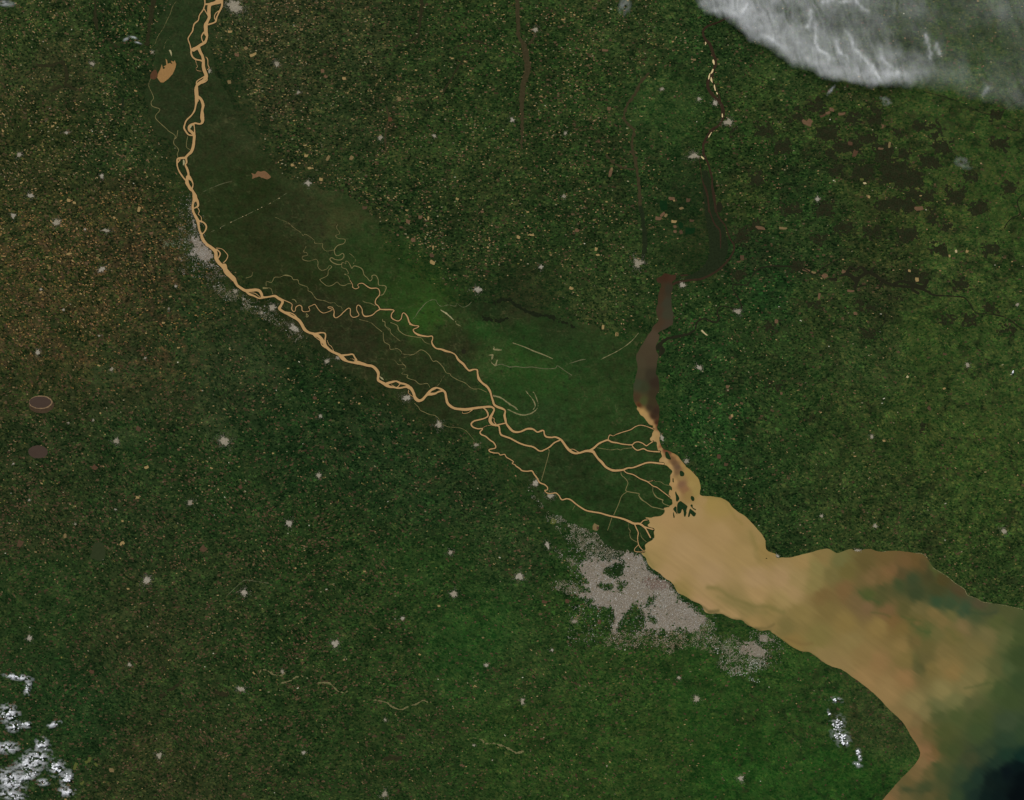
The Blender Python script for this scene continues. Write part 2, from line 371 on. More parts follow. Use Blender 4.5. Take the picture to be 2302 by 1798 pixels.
def iso_mesh(f, x0, y0, h):
    """the area where f < 0 on a grid (rows along y, spacing h) as a clean sheet: vertices (map units), loops, counts"""
    ny, nx = f.shape
    jj, ii = np.mgrid[0:ny - 1, 0:nx - 1]
    neg = f < 0
    any_in = neg[:-1, :-1] | neg[1:, :-1] | neg[:-1, 1:] | neg[1:, 1:]
    all_in = neg[:-1, :-1] & neg[1:, :-1] & neg[:-1, 1:] & neg[1:, 1:]
    V, Lp, Ct = [], [], []
    base = 0
    # whole cells share the grid's own vertices
    cj, ci = jj[all_in], ii[all_in]
    if len(cj):
        idx = np.stack([cj * nx + ci, (cj + 1) * nx + ci, (cj + 1) * nx + ci + 1, cj * nx + ci + 1], 1)
        u, inv = np.unique(idx, return_inverse=True)
        V.append(np.stack([x0 + (u % nx) * h, y0 + (u // nx) * h], 1)); Lp.append(inv.ravel()); Ct.append(np.full(len(cj), 4)); base = len(u)
    part = any_in & ~all_in
    cj, ci = jj[part], ii[part]
    for tri in (((0, 0), (1, 0), (1, 1)), ((0, 0), (1, 1), (0, 1))):      # (dj, di), drawn so that the sheet faces up
        px = np.stack([x0 + (ci + di) * h for dj, di in tri], 1); py = np.stack([y0 + (cj + dj) * h for dj, di in tri], 1)
        fv = np.stack([f[cj + dj, ci + di] for dj, di in tri], 1)
        inside = fv < 0; n = inside.sum(1)
        def cut(r, a, b):
            t = fv[r, a] / (fv[r, a] - fv[r, b])
            return np.stack([px[r, a] + t * (px[r, b] - px[r, a]), py[r, a] + t * (py[r, b] - py[r, a])], -1)
        def cor(r, a): return np.stack([px[r, a], py[r, a]], -1)
        for cnt in (1, 2, 3):
            rows = np.where(n == cnt)[0]
            if not len(rows): continue
            if cnt == 3: P_ = np.stack([cor(rows, 0), cor(rows, 1), cor(rows, 2)], 1)
            else:
                k = np.argmax(inside[rows], 1) if cnt == 1 else np.argmin(inside[rows], 1)
                k1, k2 = (k + 1) % 3, (k + 2) % 3
                if cnt == 1: P_ = np.stack([cor(rows, k), cut(rows, k, k1), cut(rows, k, k2)], 1)
                else: P_ = np.stack([cor(rows, k1), cor(rows, k2), cut(rows, k2, k), cut(rows, k1, k)], 1)
            m = P_.shape[1]
            V.append(P_.reshape(-1, 2)); Lp.append(base + np.arange(len(rows) * m)); Ct.append(np.full(len(rows), m)); base += len(rows) * m
    V = np.vstack(V); Lp = np.concatenate(Lp)
    key = np.round((V - V.min(0)) * 2000).astype(np.int64); key = key[:, 0] * 100000000 + key[:, 1]
    _, first, inv = np.unique(key, return_index=True, return_inverse=True)
    return V[first], inv.ravel()[Lp], np.concatenate(Ct)

def ribbon_field(lines, h=0.7, pad=6, rag=0.0, seed=1):
    """distance field of a network of lines of varying width"""
    sp = [spline(l) for l in lines]
    al = np.vstack(sp)
    x0, y0 = al[:, 0].min() - pad, al[:, 1].min() - pad
    mw = al[:, 2].max()
    x0 -= mw; y0 -= mw
    nx = int((al[:, 0].max() + pad + mw - x0) / h) + 2; ny = int((al[:, 1].max() + pad + mw - y0) / h) + 2
    f = np.full((ny, nx), 9.0, np.float32)
    for x, y, w in al:
        r = w / 2; q = r + 2.5
        i0, i1 = max(0, int((x - q - x0) / h)), int((x + q - x0) / h) + 2
        j0, j1 = max(0, int((y - q - y0) / h)), int((y + q - y0) / h) + 2
        gx = x0 + np.arange(i0, min(i1, nx)) * h - x; gy = y0 + np.arange(j0, min(j1, ny)) * h - y
        d = np.sqrt(gx[None, :] ** 2 + gy[:, None] ** 2) - r
        s = f[j0:j0 + len(gy), i0:i0 + len(gx)]; np.minimum(s, d, out=s)
    if rag:
        gy, gx = np.mgrid[0:ny, 0:nx]; gx = x0 + gx * h; gy = y0 + gy * h
        f = np.where(f < 8, f + rag * fbm(gx / 5, gy / 5, seed, 3), f)
    return f, x0, y0, h

def poly_sdf(poly, gx, gy):
    """signed distance to a closed outline (negative inside)"""
    p = np.array(poly, float); q = np.roll(p, -1, 0)
    d2 = np.full(gx.shape, 1e12); ins = np.zeros(gx.shape, bool)
    for (ax, ay), (bx, by) in zip(p, q):
        ex, ey = bx - ax, by - ay
        t = np.clip(((gx - ax) * ex + (gy - ay) * ey) / max(ex * ex + ey * ey, 1e-9), 0, 1)
        np.minimum(d2, (gx - ax - t * ex) ** 2 + (gy - ay - t * ey) ** 2, out=d2)
        if ay != by:
            c = ((ay > gy) != (by > gy)) & (gx < (bx - ax) * (gy - ay) / (by - ay) + ax)
            ins ^= c
    d = np.sqrt(d2)
    return np.where(ins, -d, d)

def sheet_obj(name, f, x0, y0, h, z, mat, colfn=None):
    v, lp, ct = iso_mesh(f, x0, y0, h)
    cols = colfn(v[:, 0], v[:, 1]) if colfn else None
    vv = np.stack([wx(v[:, 0]), wy(v[:, 1]), np.full(len(v), z)], 1)
    return mesh_obj(name, vv, lp, ct, mat, cols)

def poly_sheet(name, poly, z, mat, h=0.6, rag=0.4, rs=3.0, seed=3, colfn=None, smooth=True, pad=3):
    p = spline(poly, 1.5, closed=True)[:, :2] if smooth else np.array(poly, float)
    x0, y0 = p.min(0) - pad; x1, y1 = p.max(0) + pad
    gy, gx = np.mgrid[y0:y1:h, x0:x1:h]
    f = poly_sdf(p, gx, gy)
    if rag: f = f + rag * fbm(gx / rs, gy / rs, seed, 3)
    return sheet_obj(name, f, x0, y0, h, z, mat, colfn)

# ---------------------------------------------------------------- land cover: x, y, mean colour, straw fields, ploughed fields, contrast
LAND = [
 (60,60,(42,54,30),.10,.03,1.0),(100,300,(42,50,28),.11,.04,1.0),(60,450,(44,50,29),.12,.05,1.0),(250,300,(38,50,28),.12,.04,1.0),(290,60,(34,48,26),.10,.03,1.0),
 (120,160,(46,52,32),.04,.04,.8),(250,480,(46,50,30),.15,.08,1.0),(110,620,(43,50,28),.15,.14,1.0),(200,690,(44,50,28),.14,.16,1.0),(60,720,(43,50,28),.12,.15,1.0),
 (330,560,(46,50,31),.14,.10,1.0),(330,700,(44,50,30),.09,.12,.9),(430,720,(38,50,29),.05,.06,.8),(100,860,(44,50,29),.05,.12,.8),(300,860,(42,50,30),.04,.10,.8),
 (100,1000,(34,46,26),.035,.10,.9),(300,1000,(34,49,27),.03,.09,.9),(60,1150,(38,48,28),.03,.13,.9),(300,1180,(36,49,28),.03,.13,.9),(500,1100,(34,50,27),.035,.10,.9),
 (540,850,(38,50,30),.03,.06,.8),(640,1000,(29,46,25),.03,.07,.9),(700,880,(28,45,24),.03,.04,.9),(850,1000,(30,47,26),.03,.05,.9),(950,1070,(34,50,28),.02,.05,.9),
 (100,1350,(36,52,28),.015,.10,.7),(300,1400,(40,50,29),.02,.14,.8),(500,1300,(37,50,28),.03,.13,.9),(700,1250,(34,50,26),.04,.11,.9),(150,1600,(32,50,27),.015,.08,.8),
 (450,1600,(38,51,28),.02,.12,.8),(350,1750,(42,50,29),.02,.14,.8),(650,1500,(34,50,26),.03,.12,.9),(850,1450,(36,53,27),.02,.10,.8),(900,1700,(38,54,28),.02,.08,.7),
 (1000,1300,(37,56,28),.015,.05,.7),(1080,1420,(38,63,30),.01,.03,.45),(1180,1500,(42,60,31),.02,.05,.6),(1200,1650,(40,58,28),.02,.06,.6),(1380,1550,(42,62,30),.02,.04,.6),
 (1450,1700,(42,61,29),.01,.03,.5),(1600,1600,(40,64,29),.008,.02,.4),(1650,1720,(38,66,28),.006,.02,.35),(1750,1480,(42,64,30),.01,.02,.5),(1850,1600,(42,63,30),.006,.02,.35),
 (1950,1620,(50,62,35),.006,.04,.4),(1900,1740,(36,64,27),.004,.01,.3),(1300,1340,(38,58,28),.03,.05,.8),(1150,1230,(40,56,31),.03,.04,.8),(1050,1100,(34,50,28),.025,.04,.9),
 (600,60,(46,53,33),.13,.05,1.0),(600,200,(46,53,33),.12,.05,1.0),(680,330,(38,49,28),.12,.05,1.0),(800,80,(44,53,32),.09,.04,1.0),(800,250,(42,53,31),.08,.04,.9),
 (950,120,(38,51,28),.06,.03,.9),(950,330,(40,54,29),.06,.03,.9),(800,420,(38,51,28),.10,.05,1.0),(950,480,(36,50,27),.10,.05,1.0),(1060,560,(36,50,27),.09,.05,1.0),
 (1100,60,(38,54,28),.06,.03,.9),(1100,250,(38,53,28),.06,.04,.9),(1100,400,(42,55,30),.06,.03,.9),(1280,150,(38,54,28),.07,.06,1.0),(1300,330,(38,53,28),.06,.07,1.0),
 (1250,500,(36,51,27),.08,.04,1.0),(1350,580,(40,54,29),.06,.03,.9),(1330,680,(44,56,31),.05,.03,.9),(1390,60,(44,58,32),.06,.03,.9),(1490,230,(44,62,33),.02,.01,.6),
 (1500,420,(38,54,29),.04,.04,.9),(1620,120,(38,56,30),.02,.02,.9),(1640,330,(38,56,28),.02,.03,.9),(1680,440,(44,58,30),.04,.03,.9),(1700,240,(46,62,32),.02,.03,.9),
 (1780,160,(46,62,34),.01,.02,.7),(1850,270,(46,60,31),.01,.04,.8),(1930,330,(44,57,30),.01,.04,.7),(1960,430,(45,56,30),.01,.03,.7),(2010,340,(48,62,32),.01,.02,.6),
 (2110,270,(50,65,34),.005,.01,.3),(2200,350,(49,64,33),.005,.02,.35),(2100,470,(52,64,33),.01,.03,.5),(2250,480,(48,63,32),.005,.02,.35),(1790,420,(36,54,28),.02,.02,.9),
 (1830,560,(38,54,29),.02,.03,.9),(1980,570,(46,58,31),.01,.02,.8),(1980,610,(40,48,28),.01,.03,.9),(2150,600,(51,65,34),.01,.03,.5),(2250,640,(49,65,33),.005,.02,.6),
 (1640,560,(34,50,28),.02,.04,.9),(1720,640,(32,54,28),.02,.02,.9),(1620,690,(36,54,28),.04,.02,.9),(1580,800,(32,52,27),.03,.03,.9),(1720,800,(40,56,30),.02,.02,.8),
 (1850,700,(44,58,31),.01,.03,.8),(1950,800,(46,60,33),.01,.02,.7),(2100,760,(48,63,32),.006,.01,.5),(2230,850,(50,65,34),.006,.02,.45),(1780,950,(40,58,30),.02,.02,.8),
 (1900,950,(46,61,32),.015,.02,.7),(2080,950,(48,63,32),.01,.02,.6),(2200,1030,(50,66,33),.01,.02,.6),(1600,950,(33,55,28),.05,.02,.9),(1650,1080,(34,54,28),.04,.02,.9),
 (1750,1150,(38,55,29),.03,.02,.9),(1900,1130,(46,60,32),.02,.02,.8),(2050,1180,(46,60,32),.02,.02,.8),(2200,1200,(44,60,30),.03,.02,.8),(2250,1310,(42,58,30),.04,.02,.8),
 # marsh and delta
 (390,60,(36,48,28),.02,.01,.3),(420,250,(36,45,27),.01,.01,.3),(480,220,(36,46,27),0,0,.3),(520,290,(40,48,29),0,0,.3),(480,330,(38,46,27),0,0,.3),(500,420,(36,46,25),0,0,.3),
 (560,440,(33,42,22),0,0,.3),(480,520,(36,46,25),0,0,.3),(600,540,(36,43,24),0,0,.3),(660,620,(35,43,23),0,0,.3),(740,640,(35,44,23),0,0,.3),(660,470,(37,44,26),0,0,.3),
 (690,500,(42,48,29),0,.02,.3),(760,500,(50,56,33),.01,.03,.4),(720,400,(44,52,31),.02,.02,.5),(790,560,(37,52,27),0,0,.3),(850,600,(37,53,26),0,0,.25),(900,660,(38,58,26),0,0,.25),
 (955,700,(41,66,27),0,0,.25),(1000,740,(40,52,27),0,0,.25),(1030,770,(38,44,26),0,0,.25),(1080,740,(36,60,28),0,0,.3),(720,700,(38,42,26),0,0,.25),(800,760,(38,42,26),0,0,.25),
 (880,800,(37,44,25),0,0,.25),(960,850,(36,44,25),0,0,.25),(1040,890,(36,45,26),0,0,.25),(1110,800,(44,62,32),.01,.01,.3),(1160,810,(39,64,29),0,0,.25),(1230,850,(37,60,28),0,0,.25),
 (1130,890,(35,56,27),0,0,.25),(1280,800,(34,54,27),0,0,.25),(1380,820,(36,52,27),0,0,.25),(1330,900,(37,56,28),0,0,.25),(1400,880,(37,55,28),0,0,.25),(1220,940,(36,54,29),0,0,.25),
 (1330,960,(36,54,27),0,0,.3),(1180,1020,(36,50,27),0,0,.3),(1280,1050,(34,48,26),0,0,.3),(1400,1060,(36,54,28),0,0,.3),(1340,1120,(32,48,25),0,0,.3),(1420,1130,(34,52,26),0,0,.3),
 (1380,1190,(30,46,24),0,0,.3),(1310,1160,(34,54,26),0,0,.3),(1100,690,(30,42,23),0,.01,.5),(1170,690,(40,46,28),0,.01,.4),(1250,730,(34,48,26),0,0,.4),(1180,740,(32,52,25),0,0,.3),
 (1610,530,(36,46,26),0,.01,.3),(1600,570,(34,46,25),0,0,.3),(1540,430,(34,48,27),0,.01,.4),
]
_LX = np.array([r[0] for r in LAND], float); _LY = np.array([r[1] for r in LAND], float)
_LV = np.array([list(r[2]) + [r[3], r[4], r[5]] for r in LAND], float)
def land_raw(x, y):
    x, y = np.asarray(x, float), np.asarray(y, float)
    wxx = x + 24 * fbm(x / 60, y / 60, 11, 4); wyy = y + 24 * fbm(x / 60, y / 60, 23, 4)
    wxx = wxx + 10 * fbm(x / 14, y / 14, 31, 3); wyy = wyy + 10 * fbm(x / 14, y / 14, 37, 3)
    out = np.empty(x.shape + (6,))
    flat = out.reshape(-1, 6); X, Y = wxx.ravel(), wyy.ravel()
    for s in range(0, len(X), 20000):
        d2 = (X[s:s + 20000, None] - _LX) ** 2 + (Y[s:s + 20000, None] - _LY) ** 2
        w = 1.0 / (d2 + 150.0) ** 2.2
        flat[s:s + 20000] = (w @ _LV) / w.sum(1, keepdims=True)
    out[..., :3] = out[..., :3] * np.array([1.02, 1.00, .93]) * (1 + .04 * np.clip((x - 1980) / 150, 0, 1))[..., None]
    return out
def valley(x, y):
    """grassy stream valleys (>0) of the southwestern plain"""
    n = fbm(x / 95, y / 95, 811, 4); m = fbm(x / 60 + 9, y / 60, 823, 4)
    reg = np.clip((y - 640) / 120, 0, 1) * np.clip((1000 - x) / 200, 0, 1) * np.clip((1150 - y) / 200, .25, 1)
    return np.maximum(np.exp(-(n / .03) ** 2), .9 * np.exp(-(m / .028) ** 2)) * reg
def creek(x, y):
    """wooded creek lines of the eastern hills and the north"""
    n = fbm(x / 80, y / 80, 841, 4); m = fbm(x / 48 + 5, y / 48, 853, 4)
    reg = np.clip((x - 1560) / 120, 0, 1) + .95 * np.clip((x - 700) / 100, 0, 1) * np.clip((600 - y) / 150, 0, 1) * (x < 1560)
    return np.maximum(np.exp(-(n / .03) ** 2), .7 * np.exp(-(m / .026) ** 2)) * np.clip(reg, 0, 1)
def land_color(x, y):
    return alb(land_raw(x, y)[..., :3])

# ---------------------------------------------------------------- ground
GX0, GX1, GY0, GY1, GST = -700.0, 3000.0, -600.0, 2400.0, 5.0
gx = np.arange(GX0, GX1 + 1, GST); gy = np.arange(GY0, GY1 + 1, GST)
mx, my = np.meshgrid(gx, gy)
raw = land_raw(mx, my)
nyg, nxg = mx.shape
def terrain_rgb(x, y, rgb):
    vv, ck = valley(x, y)[..., None], creek(x, y)[..., None]
    rgb = rgb * (1 - .6 * vv) + np.array([56, 63, 38]) * .6 * vv
    rgb = rgb * (1 - .62 * ck) + np.array([31, 36, 21]) * .62 * ck
    wood_reg = np.clip((x - 1600) / 100, 0, 1) * np.clip((720 - y) / 120, 0, 1) * np.clip((y - 190) / 40, 0, 1)
    dk = (np.clip((fbm(x / 26, y / 20, 961, 5, .62) - .10) * 4.5, 0, 1) * wood_reg + np.clip((fbm(x / 20, y / 16, 971, 5, .62) - .28) * 4.5, 0, 1) * np.clip((x - 900) / 200, 0, 1) * .7)[..., None]
    dk = np.clip(dk, 0, 1) * .45
    rgb = rgb * (1 - dk) + np.array([33, 37, 23]) * dk
    cx, cy = x + 6 * fbm(x / 20, y / 20, 881, 2), y + 6 * fbm(x / 20, y / 20, 883, 2)
    cell = (_hash(np.floor(cx / 13), np.floor(cy / 9), 19) - .5) + .8 * (_hash(np.floor(cx / 24 + .3), np.floor(cy / 17 + .6), 29) - .5)
    rgb = rgb * (1 + .13 * cell)[..., None] + np.array([4., 0, 1.]) * cell[..., None]
    red = (np.clip((fbm(x / 26, y / 17, 981, 4, .6) - .02) * 3.2, 0, 1) * np.clip((500 - x) / 90, 0, 1) * np.clip((y - 470) / 70, 0, 1) * np.clip((900 - y) / 90, 0, 1) * .5)[..., None]
    rgb = rgb * (1 - red) + np.array([74, 55, 38]) * red
    return rgb * (1 + .13 * fbm(x / 60, y / 60, 871, 4) + .20 * fbm(x / 15, y / 13, 5, 4, .6))[..., None]
def land_at(x, y):
    fx = np.clip((np.asarray(x) - GX0) / GST, 0, raw.shape[1] - 1.01); fy = np.clip((np.asarray(y) - GY0) / GST, 0, raw.shape[0] - 1.01)
    i, j = fx.astype(int), fy.astype(int); u, v = (fx - i)[..., None], (fy - j)[..., None]
    return (raw[j, i] * (1 - u) + raw[j, i + 1] * u) * (1 - v) + (raw[j + 1, i] * (1 - u) + raw[j + 1, i + 1] * u) * v
gcol = alb(terrain_rgb(mx, my, raw[..., :3]))
gv = np.stack([wx(mx), wy(my), np.zeros_like(mx)], -1).reshape(-1, 3)
jj, ii = np.mgrid[0:nyg - 1, 0:nxg - 1]
gl = np.stack([jj * nxg + ii, (jj + 1) * nxg + ii, (jj + 1) * nxg + ii + 1, jj * nxg + ii + 1], -1).reshape(-1)
M_GROUND = material('farmland', attr='cover', noise=((1.3, 0.22, 3, 1.0), (0.3, 0.10, 3, 1.3)), hue=(.8, .14))
ground = mesh_obj('ground', gv, gl, np.full((nyg - 1) * (nxg - 1), 4), M_GROUND, gcol.reshape(-1, 3))
tag(ground, 'dark green plain of farmland filling the whole view', kind='structure')

# marsh: the wet lowland along the tan rivers, smoother than the farmland
MARSH = [(400,-120),(385,0),(352,60),(345,130),(330,200),(350,290),(400,330),(420,420),(455,480),(470,560),(540,620),(640,690),(700,770),(770,830),(860,870),(905,900),(960,920),(1040,960),(1110,1010),(1165,1060),(1220,1130),(1300,1180),(1370,1222),(1425,1240),(1470,1180),(1500,1120),(1500,1050),(1470,960),(1452,940),(1425,880),(1430,800),(1448,745),(1400,765),(1330,735),(1240,705),(1150,690),(1080,680),(1020,690),(985,650),(910,600),(860,560),(850,500),(790,450),(710,415),(650,400),(600,360),(560,300),(520,235),(490,180),(475,120),(475,40),(480,-120)]
M_MARSH = material('marsh', attr='cover', noise=((1.0, 0.32, 4, 1.3), (0.14, 0.14, 4, 2.0)), hue=(.25, .2))
def marsh_col(x, y):
    rgb = land_at(x, y)[..., :3] * 1.04
    o1 = np.exp(-(fbm(x / 34, y / 26, 911, 4) / .022) ** 2) * np.clip(fbm(x / 60, y / 60, 917, 2) + .6, 0, 1)
    o2 = np.exp(-(fbm(x / 20 + 4, y / 16, 923, 3) / .020) ** 2) * np.clip(fbm(x / 50, y / 50, 929, 2) + .45, 0, 1)
    pk = np.clip((fbm(x / 7, y / 6, 933, 3) - .42) * 5, 0, 1) * .5
    o = np.clip(.6 * o1 + .42 * o2, 0, .6)[..., None]
    rgb = rgb * (1 - o) + np.array([74, 74, 46]) * o
    rgb = rgb * (1 - pk[..., None]) + np.array([24, 30, 18]) * pk[..., None]
    return alb(rgb) * (1 + 0.12 * fbm(x / 40, y / 16, 8, 4) + np.clip((y - 880) / 120, .24, .45) * fbm(x / 11, y / 9, 83, 4, .6))[..., None]
def make_marsh():
    p = spline(MARSH, 2.0, closed=True)[:, :2]
    x0, y0 = p.min(0) - 12; x1, y1 = p.max(0) + 12
    qy, qx = np.mgrid[y0:y1:2.0, x0:x1:2.0]
    f = poly_sdf(p[::4], qx, qy) + 12 * fbm(qx / 26, qy / 26, 77, 4)
    o = sheet_obj('marsh', f, x0, y0, 2.0, 0.012, M_MARSH, marsh_col)
    return o, f, x0, y0
marsh, MF, MX0, MY0 = make_marsh()
tag(marsh, 'dark olive marshland belt between and around the tan river channels', kind='structure')
def in_marsh(x, y):
    i = np.clip(((x - MX0) / 2.0).astype(int), 0, MF.shape[1] - 1); j = np.clip(((y - MY0) / 2.0).astype(int), 0, MF.shape[0] - 1)
    inside = (x > MX0) & (y > MY0) & (x < MX0 + 2.0 * MF.shape[1]) & (y < MY0 + 2.0 * MF.shape[0])
    return inside & (MF[j, i] < 0)

# ---------------------------------------------------------------- estuary
def T(x0, y0, s, txt): return [(x0 + float(a.split(',')[0]) / s, y0 + float(a.split(',')[1]) / s) for a in txt.split()]
EAST = (T(1380,600,7.28,'780,150 830,105 880,110 930,130 1010,130 1010,200 960,240 960,290 970,340 945,420 940,560 950,680 975,770 965,860 965,930 900,980 830,1020 740,1060 720,1090 745,1120 730,1200 690,1290 690,1360 725,1430')
 + T(1380,780,10.92,'1100,220 1060,350 1050,500 1030,640 1090,750 1110,900 1110,1050 1020,1230 1060,1350 1110,1450')
 + T(1360,860,7.28,'890,400 885,560 870,660 850,740 890,810 905,860 890,900 895,970 920,1040 960,1090 1040,1120 1130,1160 1200,1210 1260,1290 1310,1350 1330,1380 1400,1430 1470,1500')
 + T(1400,1060,10.92,'1780,80 1870,200 1910,380 1890,520 1940,590')
 + T(1560,1080,4.853,'200,175 310,195 380,240 420,290 480,340 560,390 640,470 700,540 750,600 780,660 785,745 830,780 890,800 900,840 960,840 1050,840 1150,815 1250,790 1340,765 1420,745')
 + T(1852,1200,4.853,'60,165 100,190 150,210 240,180 300,165 360,190 440,170 520,165 570,185 640,195 700,185 800,185 900,195 1000,210 1060,215 1120,260 1170,330 1220,390 1290,430 1360,475 1430,535 1540,610 1570,670 1660,700 1730,740 1860,760 2000,785 2100,805 2184,830')
 + [(2380,1388),(2520,1400),(2760,1380),(3000,1400)])
SOUTH = [(3000,2400),(1750,2400),(1800,2150),(1900,1900)]
WEST = (T(1852,1460,4.853,'0,140 90,185 190,215 300,290 450,400 590,520 720,660 840,770 910,870 960,960 1020,1050 1050,1140 1010,1230 930,1320 850,1400 770,1490 700,1570 640,1640')[::-1]
 + T(1400,1200,4.853,'340,0 345,40 310,75 265,100 240,130 250,170 200,205 250,260 290,350 400,430 450,475 520,520 560,560 600,640 680,680 760,730 850,770 900,850 960,870 1060,870 1130,895 1200,930 1300,940 1360,990 1440,1030 1500,1060 1590,1050 1650,1090 1760,1170 1860,1240 1950,1280 2030,1290 2100,1330 2184,1390')[::-1][1:]
 + T(1400,1060,10.92,'1220,0 1170,100 1170,250 1140,320 1210,390 1200,470 1155,440 1130,570 1130,630 1200,680 1220,790 1150,840 1140,870 1010,900 1035,960 990,1050 900,1100 760,1110 680,1135 540,1120 600,1170 670,1195 620,1210 680,1230 640,1250 660,1270 610,1300 630,1350 720,1400 790,1410 760,1480 745,1510')[::-1]
 + T(1360,860,7.28,'470,0 465,180 470,280 510,370 530,400 520,430 560,480 580,520 640,570 665,600 690,640 740,690 800,710 750,745 800,760 775,830 765,880 735,920 765,965 840,970 850,1040 870,1110 910,1140 935,1210 905,1240 885,1280 910,1310 940,1340 1000,1355 1060,1400')[::-1]
 + T(1380,780,10.92,'560,150 545,300 575,420 580,560 540,700 500,900')[::-1]
 + T(1380,600,7.28,'700,190 710,250 770,270 770,330 740,400 720,500 720,600 690,680 700,760 730,850 720,900 640,970 610,1050 560,1110 520,1180 470,1260 420,1340 375,1420')[::-1])
SHORE = EAST + SOUTH + WEST
